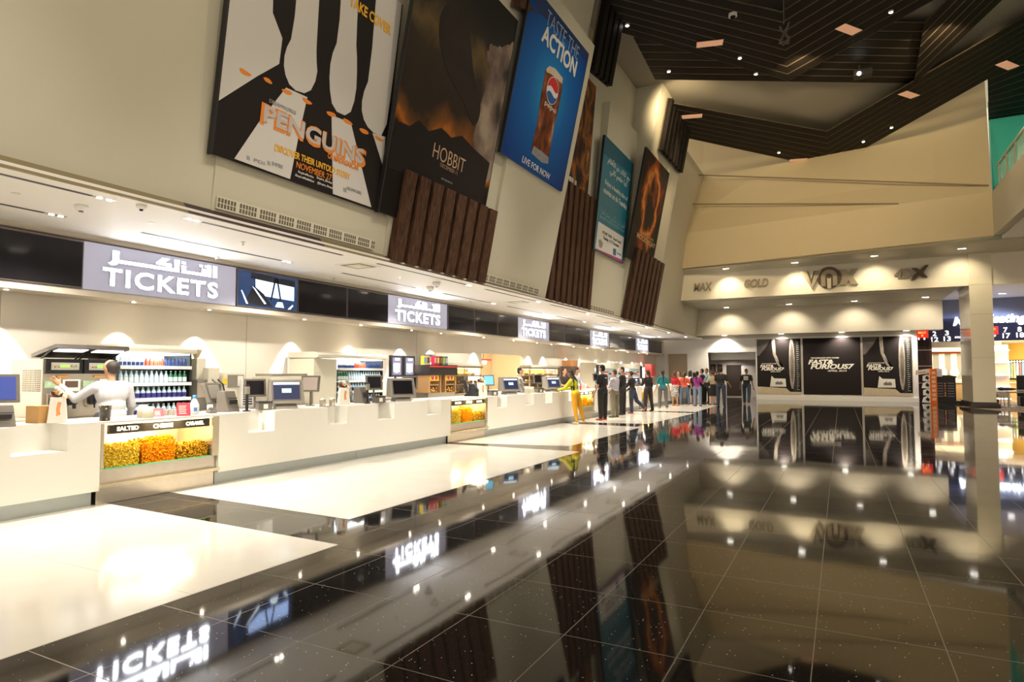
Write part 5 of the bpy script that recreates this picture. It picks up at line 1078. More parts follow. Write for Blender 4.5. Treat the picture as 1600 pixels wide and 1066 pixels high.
t, W_, H_ = banner(((1256, 618), (1255, 528)), ((1345, 526), (1346.5, 618)), 'plain black middle banner with large white slanted lettering', False); banner_text(t, W_ * .09, H_ * .41, W_ * .80, H_ * .25)
t, W_, H_ = banner(((1350, 618), (1349, 526)), ((1424, 524), (1426.5, 617)), 'right dark banner with a car tyre picture beside the wood cladding', True); tyre_art(t, W_, H_); banner_text(t, W_ * .07, H_ * .40, W_ * .56, H_ * .16, .042)
spot('corridor_light', (-6.2, 41.9, 2.74), (-6.2, 41.9, 0), 130, 140, (1, .9, .76), .9, .08)
# ---- corridor door and pictures
struct(MB().box(-6.58, -5.62, 42.93, 42.99, 0, 2.06).box(-6.62, -5.58, 42.90, 42.93, .0, .06, 1).build('door_1', [mat('dark_brown_door', (.025, .016, .012), .5, noise=.2), M_STEEL]))
t = thing('white_hoarding_panel', 'tall pale hoarding panel beside the dark corridor door', 'panel', loc=(-5.05, 42.4, 0)); MB().box(-.55, .62, -.03, .03, .003, 2.0).build('sheet', mat('pale_grey_sheet', (.62, .58, .56), .5), t)
for k, x in enumerate((-7.58, -7.16)):
    t = thing('framed_picture', 'dark framed picture on the corridor wall, %s of the pair' % ('left', 'right')[k], 'picture', BACKF(x, 42.98, 1.2)); MB().box(0, .32, 0, .9, 0, .03).build('frame', M_BLACK, t); MB().box(.05, .24, .08, .82, .03, .034).build('print', mat('brown_print_%d' % k, ((.25, .12, .06), (.08, .05, .04))[k], .5, noise=.5, nscale=4), t)
# ---- lobby number board
YN = 40.97
def nb(px, py): p = ony(px, py, YN); return p.x, p.z
a, b, c = nb(1432, 535), nb(1604, 528), nb(1472, 498.5)
t = thing('number_board', 'dark navy board with lit screen numbers and MORE SEATING lettering', 'sign board', BACKF(a[0], YN, a[1])); Wn, Hn = 5.2, c[1] - a[1]; ox, oz = a
MB().box(0, Wn, 0, Hn, -.02, .0).build('board', mat('navy_board', (.015, .016, .045), .35, noise=.05), t); MB().box(0, Wn, Hn, Hn + .02, -.02, .02).build('top_trim', mat('slate_trim', (.12, .13, .2), .4), t)
NUM = mat('lit_white_numeral', (1, 1, 1), .4, emit=(1, .95, .92), es=.8); NR = mat('lit_red_box', (.6, .02, .02), .4, emit=(.55, .02, .01), es=.5); NO = mat('lit_orange_numeral', (1, .3, .02), .4, emit=(1, .32, .05), es=.9)
def num(s, px, py, w, h, m): x, z = nb(px, py); lettering('numeral', s, t, x - ox - w / 2, z - oz - h * .43, w, h * .86, m, .015, 0, .02)
pitch = 20.0; yy = lambda x, base: base - (x - 1441) * .052
for s, x in (('2', 1460), ('3', 1479.5), ('5', 1524), ('7', 1571), ('8', 1593)): num(s, x, yy(x, 522.5), .17, .30, NUM)
for s, x in (('11', 1440), ('12', 1460.5), ('13', 1480), ('17', 1572.5), ('18', 1594)): num(s, x, yy(x, 531.5), .32, .30, NUM)
for s, x in (('1', 1441), ('6', 1549.5)):
    x_, z_ = nb(x, yy(x, 522)); MB().box(x_ - ox - .28, x_ - ox + .28, z_ - oz - .22, z_ - oz + .2, 0, .006).build('red_box', NR, t); num('MAX', x, yy(x, 520), .36, .13, NO); num(s, x, yy(x, 524.5), .07, .11, NO)
num('GOLD', 1549, yy(1549, 530.5), .38, .12, NUM); num('9', 1549, yy(1549, 534), .07, .11, NUM); num('GOLD', 1497, yy(1497, 530), .3, .12, NUM)
x0, z0 = nb(1489, 509.5); x1, z1 = nb(1604, 504)
GL = mat('lit_blue_white_letter', (1, 1, 1), .4, emit=(.86, .92, 1), es=1.8)
lettering('more_lettering', 'More', t, x0 - ox, z0 - oz, (x1 - x0) * .43, .46, GL, .035, .25, .06, .02); lettering('seating_lettering', 'Seating', t, nb(1540.5, 500)[0] - ox, nb(1541, 507.5)[1] - oz - .06, nb(1604, 500)[0] - nb(1540.5, 500)[0], .62, GL, .035, .25, .06, .02)
area('board_glow', ((a[0] + b[0]) / 2, YN - .25, z0 + .4), ((a[0] + b[0]) / 2, YN + .2, z0 + .25), 2, 4, .2, (.45, .55, 1))
for q in ((6.9, 37.5), (9.5, 36.5), (7.2, 39.8)): spot('lobby_cool_light', (q[0], q[1], 5.4), (q[0] - .3, q[1], 0), 160, 150, (.72, .80, 1), .9, .1)
for k, (x, y) in enumerate(((1446, 0), (1566, 459))):
    if k: p = onz(x, y, 5.45); down(Vector((p.x, p.y, 5.455)), 'lit downlight in the cool white ceiling right of the pillar')
# ---- cafe
area('cafe_cove_light', (6.5, 45.2, 3.25), (6.5, 46, 0), 240, 5, 1.2, (1, .80, .48)); area('cafe_light', (9.5, 42, 3.2), (10.5, 46, 1.2), 200, 3, 2, (1, .82, .5))
def cafe(px, py, Y): p = ony(px, py, Y); return p
p = onz(1462, 624, 0); p = Vector((ony(1458, 620, 38.2).x, 38.2, 0))
t = thing('cardboard_standee', 'tall cardboard standee with an orange lettered post and white cut-out shapes', 'standee', loc=p, rz=.15)
OR_ = mat('standee_orange', (.80, .16, .015), .5, noise=.1); MB().box(-.12, .16, -.1, .1, .003, 1.75).build('post', OR_, t)
for k in range(7): MB().box(-.06, .10, -.104, -.1, .15 + k * .22, .28 + k * .22).build('post_mark', mat('standee_cream_mark', (.75, .5, .3), .5), t)
q = MB()
for k in range(4): q.prism([(-.48 + .05 * (k % 2), .05 + k * .36), (-.12, .02 + k * .36), (-.12, .36 + k * .36), (-.25, .38 + k * .36), (-.42, .30 + k * .36)], -.03, .03, axes='xzy')
q.build('white_cutout', M_WHITE, t)
q = MB()
for k in range(4): q.prism([(-.34, .18 + k * .36), (-.2, .1 + k * .36), (-.16, .22 + k * .36), (-.26, .32 + k * .36)], -.036, -.031, axes='xzy')
q.build('black_shape', M_BLACK, t); MB().prism([(-.75, 1.42), (-.15, 1.52), (-.15, 1.75), (-.72, 1.66)], -.06, -.03, axes='xzy').build('slanted_board', mat('standee_cream_board', (.8, .72, .6), .5), t); MB().box(.12, .42, -.02, .02, 1.35, 1.75).build('side_board', mat('standee_grey_board', (.6, .58, .6), .5, noise=.3, nscale=6), t)
MB().prism([(-.62, 1.52), (-.3, 1.57), (-.3, 1.61), (-.62, 1.56)], -.064, -.06, axes='xzy').build('board_mark', OR_, t)
p = Vector((ony(1477, 620, 38.6).x, 38.6, 0))
t = thing('menu_stand', 'black floor standing menu board beside the orange standee', 'menu stand', loc=p); MB().box(-.55, .55, -.2, .2, .003, .14).build('foot', M_BLACK, t); MB().box(-.45, .45, -.06, .06, .14, 1.38).build('board', M_BLACK, t); MB().prism([(-.5, 1.30), (.5, 1.30), (.5, 1.36), (.2, 1.42), (-.2, 1.42), (-.5, 1.36)], -.07, .07, axes='xzy').build('header', M_DARK, t)
for k in range(6): MB().box(-.38, -.08, -.064, -.06, .35 + k * .13, .38 + k * .13).box(.10, .38, -.064, -.06, .35 + k * .13, .38 + k * .13).build('text_line', mat('grey_menu_line', (.25, .22, .22), .5), t)
for k in range(6): MB().box(-.025, .025, -.066, -.06, .36 + k * .12, .43 + k * .12).build('coloured_mark', mat('menu_mark_%d' % (k // 2), ((.7, .5, .05), (.6, .12, .1), (.7, .25, .15))[k // 2], .5), t)
p = Vector((ony(1487, 600, 47.5).x, 47.5, 0))
t = thing('cafe_display', 'white and black striped cardboard display against the mustard wall', 'display', loc=p)
for k in range(5): MB().box(-1.25 + k * .62, -.95 + k * .62, -.1, .1, .3, 3.05).build('white_stripe', M_WHITE, t); MB().box(-.95 + k * .62, -.63 + k * .62, -.08, .1, .3, 3.0).build('dark_stripe', P_GRY, t); MB().ball((-1.1 + k * .62, -.13, 1.55), (.26, .06, .36)).build('white_oval', M_WHITE, t)
MB().box(-1.2, 1.9, -.15, .12, .003, .3).build('base', M_DARK, t); MB().box(-.2, 1.7, -.2, -.1, .45, 1.15).build('white_block', M_PAPER, t); MB().box(-1.0, 1.7, -.12, -.1, 2.75, 2.9).build('orange_strip', OR_, t)
t = thing('cafe_counter', 'tan cafe counter behind the menu stand', 'counter', loc=(8.4, 46.2, 0)); MB().box(-2.6, 1.6, -.3, .3, .003, .95).build('body', mat('tan_counter', (.45, .31, .16), .5, noise=.05), t); MB().box(-2.65, 1.65, -.34, .34, .95, 1.0).build('top', M_CREAM, t)
# wall menu right
f0, f1 = ony(1566, 600, 44.4), ony(1604, 600, 42.8)
dirv = Vector((7.8, -9, 0)).normalized(); n_ = dirv.cross(Vector((0, 0, 1)))
base = Vector((8.2, 49, 0)); 
def wallpt(px, py):
    d = ray(px, py); nn = Vector((dirv.y, -dirv.x, 0)); k = (base - CAM).dot(nn) / d.dot(nn); return CAM + d * k
a = wallpt(1567, 593); b = wallpt(1604, 593); tz = wallpt(1567, 563).z
t = thing('menu_screen', 'wide lit menu screen with drink pictures on the mustard wall', 'screen', FR(a + n_ * .02, dirv, (0, 0, 1))); Wm, Hm = (b - a).length, tz - a.z
MB().box(0, Wm, 0, Hm, -.03, .03).build('frame', M_BLACK, t)
cols = ((.5, .25, .08), (.15, .2, .6), (.3, .6, .9), (.4, .35, .15), (.55, .6, .3), (.4, .65, .85), (.6, .15, .12), (.2, .5, .7))
for k, c_ in enumerate(cols): MB().box(Wm * (.04 + k * .118), Wm * (.04 + k * .118 + .09), Hm * .07, Hm * .84, .03, .034).build('picture_strip', mat('menu_strip_%d' % k, c_, .4, emit=c_, es=.45, noise=.5, nscale=4), t); MB().cyl((Wm * (.085 + k * .118), Hm * .92, .03), (Wm * (.085 + k * .118), Hm * .92, .036), Hm * .05).build('white_icon', NUM, t)
# shelving with lit edges left of the mustard wall
p = ony(1553, 600, 43.5); t = thing('lit_shelf_unit', 'tall shelf unit with white lit edges right of the pillar', 'shelf unit', loc=(p.x + .2, 43.5, 0))
MB().box(-.30, .5, 0, .25, .003, 3.1).build('back', mat('taupe_shelf_back', (.42, .34, .26), .5), t)
LE = mat('lit_shelf_edge', (1, 1, 1), .4, emit=(.95, .97, 1), es=.9)
for z in (.1, .75, 1.4, 2.1, 2.75): MB().box(-.25, .5, -.3, 0, z, z + .05).build('lit_shelf', LE, t)
MB().box(-.34, -.28, -.1, .0, .1, 2.75).build('lit_post', LE, t); MB().box(-.4, .3, -.05, .0, 2.8, 3.05).build('blue_sign', mat('pale_blue_sign', (.5, .65, .8), .4, emit=(.5, .65, .8), es=.8, noise=.4, nscale=6), t)
# tables and chairs
def table(px, py_floor, lab, s=1.):
    p = onz(px, py_floor, 0); t = thing('cafe_table', lab, 'table', loc=(p.x, p.y, .006)); t.scale = (s, s, s)
    MB().cyl((0, 0, 0), (0, 0, .02), .28, n=20).build('base', M_STEEL, t); MB().cyl((0, 0, .02), (0, 0, .71), .05, n=14).build('column', M_STEEL, t); MB().box(-.75, .75, -.4, .4, .71, .745).build('tabletop', mat('grey_tabletop', (.20, .17, .16), .3, noise=.1), t); return p
def chair(x, y, rz, lab, c0=(.62, .52, .38)):
    t = thing('tub_chair', lab, 'chair', loc=(x, y, .006), rz=rz); m = mat('cream_chair_shell_%d' % int(c0[0] * 100), c0, .5); st = mat('tan_chair_leg', (.42, .32, .22), .4)
    prof = []; pts_o = []; n = 14
    vs = []; fs = []
    for i in range(n + 1):
        a = math.radians(-110 + 220 * i / n) + math.pi; hgt = .72 + .08 * math.cos(math.radians(-110 + 220 * i / n)) - .10 * (abs(i - n / 2) / (n / 2)) ** 2
        for r, z in ((.24, .42), (.29, hgt), (.27, hgt), (.22, .44)): vs.append((r * math.cos(a), r * math.sin(a), z))
    for i in range(n):
        for q in range(3): fs.append((i * 4 + q, (i + 1) * 4 + q, (i + 1) * 4 + q + 1, i * 4 + q + 1))
        fs.append((i * 4 + 3, (i + 1) * 4 + 3, (i + 1) * 4, i * 4))
    MB().add(vs, fs, 0, True).build('backrest', m, t); MB().cyl((0, 0, .40), (0, 0, .46), .25, n=20).build('seat', m, t)
    for sx in (-1, 1):
        for sy in (-1, 1): MB().cyl((sx * .15, sy * .15, .41), (sx * .22, sy * .22, 0), .017, n=8).build('leg', st, t)
p = table(1577, 636.5, 'grey cafe table nearest the pillar', .9); chair(p.x - .1, p.y + .75, -1.2, 'cream tub chair behind the grey cafe table'); chair(p.x + 1.0, p.y - .55, 2.0, 'tan tub chair in front of the grey cafe table', (.50, .34, .2))
p2_ = table(1612, 641, 'grey cafe table cut by the right edge of the view')
t = thing('folded_jacket', 'dark folded cloth lying on the nearest cafe table', 'cloth', loc=(p.x - .05, p.y, .76)); MB().ball((0, 0, .052), (.36, .2, .06), 0, 14, 8).ball((-.2, .05, .06), (.15, .12, .08)).build('cloth', mat('dark_cloth', (.04, .03, .035), .9), t)
t = thing('paper_tray', 'pale paper sheet on the right of the nearest cafe table', 'paper', loc=(p.x + .5, p.y - .1, .752)); MB().box(-.2, .2, -.15, .15, 0, .02).build('sheet', M_PAPER, t)
x_ = ony(1597, 600, p.y + 1.6); t = thing('high_back_seat', 'tall black seat back at the right edge of the view', 'seat', loc=(x_.x + .2, p.y + 1.6, .006)); MB().box(-.4, .4, -.12, .12, .42, 1.42).build('backrest', M_BLACK, t, bevel=.06); MB().box(-.4, .4, -.6, .1, .003, .45).build('seat', M_BLACK, t, bevel=.04)
t = thing('red_bag', 'dark red bag on the carpet behind the pillar', 'bag', loc=(6.36, 37.1, .006)); MB().box(-.2, .2, -.12, .12, 0, .3).build('body', mat('dark_red_cloth', (.22, .03, .02), .7, noise=.2), t, bevel=.04); MB().tube([(-.1, 0, .3), (-.08, 0, .42), (.08, 0, .42), (.1, 0, .3)], .012).build('handle', M_BLACK, t)
# ================================================================== PEOPLE
def rem(mb, name, m, voxel, smooth=6):
    me = mb.mesh(name + '_raw', m); o = bpy.data.objects.new('tmp', me); COL.objects.link(o)
    r = o.modifiers.new('r', 'REMESH'); r.mode = 'VOXEL'; r.voxel_size = voxel; r.use_smooth_shade = True
    s = o.modifiers.new('s', 'SMOOTH'); s.factor = .5; s.iterations = smooth
    bpy.context.view_layer.update(); out = bpy.data.meshes.new_from_object(o.evaluated_get(bpy.context.evaluated_depsgraph_get())); bpy.data.objects.remove(o); bpy.data.meshes.remove(me)
    out.name = name; out.materials.clear(); out.materials.append(m); return out
def cap_(mb, a, b, ra, rb, n=12): a, b = Vector(a), Vector(b); mb.cyl(a, b, ra, rb, n); mb.ball(a, ra, 0, n, 8); mb.ball(b, rb, 0, n, 8)
def dirp(flex, abd, side): return Vector((math.sin(flex), side * math.sin(abd), -math.cos(flex) * math.cos(abd))).normalized()
def person(lab, x, y, face, h=1.72, skin=(.45, .26, .16), hair=('short', (.012, .009, .008)), top=((.02, .02, .022), 'short'), bottom=('trousers', (.02, .02, .022)), shoes=(.03, .025, .02), fem=False, lean=0., twist=0., legs=((0, .05, 0), (0, .05, 0)), arms=((.05, .12, .2, 0), (.05, .12, .2, 0)), head=(0., 0.), waist=True, prints=None, z0=.004, belly=0., bulk=1.1):
    """local frame: +x ahead, +y to the person's left. legs/arms listed left, right"""
    D = math.radians; t = thing('person', lab, 'person', loc=(x, y, z0), rz=D(face)); s = h / 1.75; vx = .013
    sk = mat('skin_%d' % int(skin[0] * 100), skin, .55, noise=.06); bk = s * bulk; hipw = (.105 if fem else .10) * bk; shw = (.158 if fem else .185) * bk
    LG = []
    for k, side in ((0, 1), (1, -1)):
        f, a, kn = (D(v) if abs(v) > 1.2 else v for v in legs[k]); th = dirp(f, a, side) * .43 * s; sh = dirp(f - kn, a * .3, side) * .41 * s; LG.append((side, th, sh))
    zh = max(-(th + sh).z for _, th, sh in LG) + .075 * s; P = Vector((0, 0, zh + .03 * s))
    RL = Matrix.Rotation(D(lean), 3, 'Y') @ Matrix.Rotation(D(twist), 3, 'Z'); up_ = lambda v: P + RL @ Vector(v)
    body, topm, bot = MB(), MB(), MB(); e = .013
    el = lambda mb, c, r: mb.ball(up_(c), r, 0, 16, 12, RL)
    chest = (.10 * bk, (.145 if fem else .168) * bk, .17 * s); waist_ = ((.085 + belly) * bk, (.115 if fem else .142) * bk, .14 * s); pel = (.11 * bk, (.155 if fem else .148) * bk, .11 * s)
    for mb, g in ((body, 0), (topm, e)):
        a = lambda r: tuple(v + g for v in r)
        el(mb, (.0, 0, .32 * s), a(chest)); el(mb, (0.01 * s + belly * .3, 0, .15 * s), a(waist_)); el(mb, (0, 0, .02 * s), a(pel) if mb is body or waist else a(tuple(v * .9 for v in pel)))
        cap_(mb, up_((0, shw * .75, .43 * s)), up_((0, -shw * .75, .43 * s)), .055 * s + g, .055 * s + g)
        if fem: el(mb, (.075 * s, .06 * s, .31 * s), (.06 * s + g, .06 * s + g, .06 * s + g)); el(mb, (.075 * s, -.06 * s, .31 * s), (.06 * s + g, .06 * s + g, .06 * s + g))
    cap_(body, up_((0, 0, .44 * s)), up_((.015 * s, 0, .56 * s)), .052 * s, .048 * s)
    hd = RL @ Vector((.025 * s, 0, .66 * s)) + P; RH = RL @ Matrix.Rotation(D(head[0]), 3, 'Z') @ Matrix.Rotation(D(head[1]), 3, 'Y'); hp = lambda v: hd + RH @ (Vector(v) * s)
    body.ball(hp((0, 0, .02)), (.100 * s, .082 * s, .110 * s), 0, 18, 12, RH); body.ball(hp((.03, 0, -.055)), (.055 * s, .055 * s, .055 * s), 0, 14, 10, RH)
    cap_(body, hp((.09, 0, .005)), hp((.108, 0, -.022)), .010 * s, .014 * s, 8)
    for sd in (1, -1): body.ball(hp((-.005, .08 * sd, .0)), (.02 * s, .012 * s, .032 * s), 0, 8, 6, RH)
    hands = []
    for k, side in ((0, 1), (1, -1)):
        fl, ab, eb, inn = arms[k]; fl, ab, eb, inn = D(fl), D(ab), D(eb), D(inn)
        sp_ = up_((0, side * shw, .41 * s)); ua = RL @ dirp(fl, ab, side); E_ = sp_ + ua * .285 * s
        fa = RL @ (Matrix.Rotation(-side * inn, 3, 'Z') @ dirp(fl + eb, ab, side)); Wr = E_ + fa * .25 * s
        cap_(body, sp_, E_, .050 * s, .041 * s); cap_(body, E_, Wr, .039 * s, .026 * s)
        H_ = Wr + fa * .06 * s; ax = fa.orthogonal().normalized(); ay = fa.cross(ax)
        body.ball(H_, (.042 * s, .018 * s, .05 * s), 0, 10, 8, Matrix((ax, ay, fa)).transposed())
        for j in range(4): b_ = H_ + ax * (-.03 + .02 * j) * s + fa * .035 * s; m_ = b_ + fa * (.038 + .006 * (j in (1, 2))) * s + ay * .012 * side * s; cap_(body, b_, m_, .0095 * s, .009 * s, 6); cap_(body, m_, m_ + (fa * .6 + ay * .6 * side).normalized() * .025 * s, .009 * s, .0075 * s, 6)
        cap_(body, H_ - ax * .035 * s - fa * .02 * s, H_ - ax * .065 * s + fa * .025 * s, .011 * s, .009 * s, 6); hands.append(H_)
        if top[1] == 'long': cap_(topm, sp_, E_, .056 * s + .01, .050 * s + .008); cap_(topm, E_, Wr - fa * .01, .046 * s + .006, .033 * s + .006)
        elif top[1] == 'short': cap_(topm, sp_, sp_ + ua * .19 * s, .060 * s + .01, .058 * s + .010)
    for k, (side, th, sh) in enumerate(LG):
        hp_ = P + Vector((0, side * hipw, -.03 * s)); K = hp_ + th; A = K + sh; q = (.085 if fem else .084) * bulk
        cap_(body, hp_, K, q * s, .055 * s); cap_(body, K, K.lerp(A, .35), .055 * s, .056 * s); cap_(body, K.lerp(A, .35), A, .056 * s, .036 * s)
        toe = Matrix.Rotation(math.atan2(sh.x, -sh.z) if sh.x < -.12 else 0, 3, 'Y'); toe = Matrix.Rotation(1.0, 3, 'Y') if sh.x < -.2 else Matrix.Identity(3)
        ft = lambda v: A + toe @ (Vector(v) * s)
        cap_(body, ft((-.03, 0, -.045)), ft((.13, 0, -.055)), .030 * s, .026 * s)
        if bottom[0] in ('trousers', 'leggings'):
            g = .012 if bottom[0] == 'trousers' else .005
            cap_(bot, hp_, K, q * s + g, .066 * s * bulk + g); cap_(bot, K, A + Vector((0, 0, .02)) * s, .064 * s * bulk + g, (.060 * s if bottom[0] == 'trousers' else .038 * s) + g * .5)
        m_sh = mat('shoe_%02x%02x%02x' % tuple(int(v * 255) for v in shoes), shoes, .5); sm_ = MB(); cap_(sm_, ft((-.035, 0, -.04)), ft((.05, 0, -.04)), .040 * s, .040 * s); cap_(sm_, ft((.05, 0, -.045)), ft((.15, 0, -.052)), .040 * s, .030 * s)
        for i, v in enumerate(sm_.v):
            loc = toe.transposed() @ (Vector(v) - A)
            if loc.z < -.073 * s: loc.z = -.073 * s; sm_.v[i] = tuple(A + toe @ loc)
        o = bpy.data.objects.new('shoe', rem(sm_, 'shoe', m_sh, .011, 2)); COL.objects.link(o); o.parent = t
    if bottom[0] in ('trousers', 'leggings'): bot.ball(P, tuple(v + .012 for v in pel), 0, 16, 12)
    else:
        ln = .50 * s; bot.ball(P + Vector((0, 0, .02)), tuple(v + .014 for v in pel), 0, 16, 12)
        vs = []; fs = []; n = 20
        for z, r in ((.05, 1.), (-.1, 1.08), (-.3, 1.1), (-ln, 1.02)):
            for i in range(n): a = 2 * math.pi * i / n; vs.append(P + Vector(((pel[0] + .02) * r * math.cos(a), (pel[1] + .02) * r * math.sin(a), z)))
        for j in range(3):
            for i in range(n): fs.append((j * n + i, j * n + (i + 1) % n, (j + 1) * n + (i + 1) % n, (j + 1) * n + i))
        fs += [tuple(range(n)), tuple(range(3 * n, 4 * n))]; bot.add(vs, fs)
    def put(nm, mb, m, v=vx, sm=5): o = bpy.data.objects.new(nm, rem(mb, nm, m, v, sm)); COL.objects.link(o); o.parent = t; return o
    bo = put('body', body, sk, .0105, 3)
    cm = lambda c: mat('cloth_%03d_%03d_%03d' % tuple(int(v * 255) for v in c), c, .85, noise=.12, nscale=5) if not isinstance(c, bpy.types.Material) else c
    put('trousers' if bottom[0] == 'trousers' else bottom[0], bot, cm(bottom[1])); to_ = put('top', topm, cm(top[0]))
    hm = mat('hair_%02x%02x' % (int(hair[1][0] * 255), int(hair[1][1] * 255)), hair[1], .6, noise=.2, nscale=20); hb = MB(); st = hair[0]
    if st == 'bald_crown': hb.ball(hp((-.032, 0, .022)), (.094 * s, .091 * s, .098 * s), 0, 16, 10, RH)
    elif st == 'shaved': hb.ball(hp((-.010, 0, .035)), (.092 * s, .079 * s, .094 * s), 0, 16, 10, RH)
    else: hb.ball(hp((-.016, 0, .045)), (.098 * s, .086 * s, .092 * s), 0, 18, 12, RH); hb.ball(hp((-.04, 0, 0)), (.072 * s, .082 * s, .085 * s), 0, 16, 10, RH)
    if st == 'ponytail': cap_(hb, hp((-.10, 0, .05)), hp((-.13, 0, -.08)), .035 * s, .035 * s); cap_(hb, hp((-.13, 0, -.08)), hp((-.14, 0, -.42)), .035 * s, .015 * s)
    if st == 'bun': hb.ball(hp((-.11, 0, .02)), .045 * s)
    if st == 'long':
        for yy in (-.06, -.02, .02, .06): cap_(hb, hp((-.06, yy, .03)), hp((-.085, yy * 1.2, -.26)), .045 * s, .03 * s)
    if st == 'braids':
        r = random.Random(4)
        for i in range(16): a = r.uniform(-1, 1); p1 = Vector(hp((-.04, .08 * a, .0))); p2 = p1 + Vector((-.10 + r.uniform(-.04, .04), .07 * a, -.22 * s)); cap_(hb, p1, p2, .026 * s, .02 * s, 7); cap_(hb, p2, p2 + Vector((r.uniform(-.05, .03), .04 * a, -.30 * s)), .02 * s, .010 * s, 7)
    if st == 'curly':
        r = random.Random(9)
        for i in range(34): a = r.uniform(0, 6.28); zz = r.uniform(-.2, .1); rr = .10 - .02 * abs(zz); xx = rr * math.cos(a) - .03; hb.ball(hp((min(xx, .03), rr * math.sin(a) * 1.1, zz)), .042 * s, 0, 8, 6)
    put('hair', hb, hm, .010, 3)
    if st == 'cap_hair': pass
    for sd in (1, -1):
        MB().ball(hp((.083, .032 * sd, .022)), (.012 * s, .015 * s, .009 * s), 0, 8, 6, RH).build('eye', mat('dark_eye', (.02, .015, .012), .3), bo); MB().ball(hp((.088, .034 * sd, .046)), (.010 * s, .022 * s, .006 * s), 0, 8, 5, RH).build('eyebrow', hm, bo)
    MB().ball(hp((.083, 0, -.062)), (.010 * s, .026 * s, .008 * s), 0, 8, 6, RH).build('mouth', mat('lip_tone', (.35, .13, .10), .5), bo)
    if prints:
        z, w_, h_ = prints; f = FR(up_((-.128 * s, 0, z * s)), RL @ Vector((0, -1, 0)), RL @ Vector((0, 0, 1)))
        q = MB(); r = random.Random(1); n = 4 if h_ > .1 else 1
        for i in range(n):
            for j in range(5): q.box(-w_ / 2 + j * w_ / 5, -w_ / 2 + (j + .8) * w_ / 5, -h_ / 2 + i * h_ / n, -h_ / 2 + (i + .75) * h_ / n, -.03, .006)
        q.build('back_print', mat('white_shirt_print', (.7, .7, .68), .6), to_, f)
    t['hands'] = 0; del t['hands']; return t, [t.matrix_basis @ v for v in hands]
BLK = (.014, .013, .014); JEAN = (.075, .12, .19); DJEAN = (.035, .045, .075)
def fp(px, py): p = onz(px, py, 0); return p.x, p.y
# staff behind the counters
STAFFX = -8.72
person('man in a white shirt seen from behind, reaching up to the frozen drink machine', STAFFX, onx(176, 600, STAFFX).y, 183, 1.70, (.50, .27, .16), ('bald_crown', (.02, .014, .010)), ((.48, .48, .52), 'long'), ('trousers', (.05, .05, .06)), belly=.03, bulk=1.28, arms=((50, 28, 100, 0), (8, 16, 18, 10)), head=(12, 0), lean=2)
person('staff member with dark hair and white apron standing in front of the kitchen hatch', -9.0, onx(812, 590, -9.0).y, 25, 1.70, (.48, .28, .18), top=((.50, .50, .58), 'long'), bottom=('trousers', BLK), arms=((20, 10, 60, 20), (20, 10, 60, 20)))
person('staff member in a black cap and dark top behind the woman in yellow', -9.05, onx(881, 590, -9.05).y, -20, 1.70, (.52, .26, .16), ('short', (.012, .01, .01)), ((.03, .02, .02), 'short'), ('trousers', BLK), arms=((25, 10, 60, 20), (25, 10, 60, 20)))
person('staff member in a pale shirt and dark waistcoat leaning towards the counter', -8.95, onx(897, 590, -8.95).y, -5, 1.76, (.50, .27, .17), ('short', (.012, .01, .01)), ((.55, .55, .60), 'long'), ('trousers', BLK), arms=((30, 12, 55, 15), (30, 12, 55, 15)), lean=10, head=(0, 10))
# customers
YG = (.62, .30, .012)
x, y = fp(889, 663); person('woman in yellow leggings and lime top with long dark braids leaning on the counter', -7.05, 17.75, 176, 1.66, (.22, .11, .06), ('braids', (.018, .011, .008)), ((.50, .50, .03), 'long'), ('leggings', YG), (.6, .5, .38), True, 14, 0, ((-6, 4, 2), (-12, 4, 4)), ((52, 10, 40, 15), (52, 18, 40, 10)))
x, y = fp(942, 657); person('tall man in a black t-shirt with a small white back print and black trousers', x, y, 172, 1.80, (.50, .26, .15), ('short', (.012, .009, .008)), ((.016, .015, .016), 'short'), ('trousers', BLK), (.30, .05, .03), arms=((8, 7, 16, 5), (4, 7, 12, 0)), prints=(.38, .14, .03), bulk=1.18)
x, y = fp(961, 652.5); person('man in a pale grey shirt and grey-green trousers between two people in black', x, y, 165, 1.66, (.45, .25, .15), ('short', (.04, .035, .03)), ((.42, .42, .50), 'long'), ('trousers', (.15, .135, .10)), (.08, .07, .06), arms=((20, 8, 70, 15), (10, 8, 50, 15)), head=(10, 8))
x, y = fp(973, 648.5); person('man in a black shirt with his arm round the woman in jeans', x, y, 178, 1.76, (.45, .24, .14), ('short', (.012, .009, .008)), ((.02, .017, .018), 'long'), ('trousers', (.015, .013, .013)), arms=((15, 10, 60, 10), (5, 28, 20, 55)), head=(40, 5))
x, y = fp(989, 646); person('woman in blue jeans and black top standing on one leg with the other foot back', x, y, 176, 1.62, (.48, .26, .16), ('bun', (.05, .025, .012)), ((.02, .018, .02), 'long'), ('trousers', DJEAN), (.35, .08, .05), True, 6, 0, ((2, 2, 4), (-16, 3, 32)), ((30, 10, 60, 15), (20, 12, 40, 10)))
x, y = fp(1013, 643); person('woman in an all black uniform with a long black ponytail walking to the counter', x, y, 150, 1.66, (.48, .27, .17), ('ponytail', (.01, .008, .008)), ((.022, .018, .017), 'long'), ('trousers', (.03, .024, .02)), fem=True, arms=((25, 12, 85, 15), (5, 14, 25, 0)), legs=((4, 2, 3), (-5, 2, 5)))
x, y = fp(1036, 639.5); person('woman in a teal t-shirt and grey trousers with a long ponytail', x, y, 120, 1.66, (.50, .28, .18), ('ponytail', (.014, .010, .009)), ((.012, .20, .23), 'short'), ('trousers', (.12, .115, .115)), (.5, .42, .3), True, 0, 0, ((5, 2, 3), (-7, 2, 8)), ((6, 14, 20, 0), (0, 16, 12, 0)))
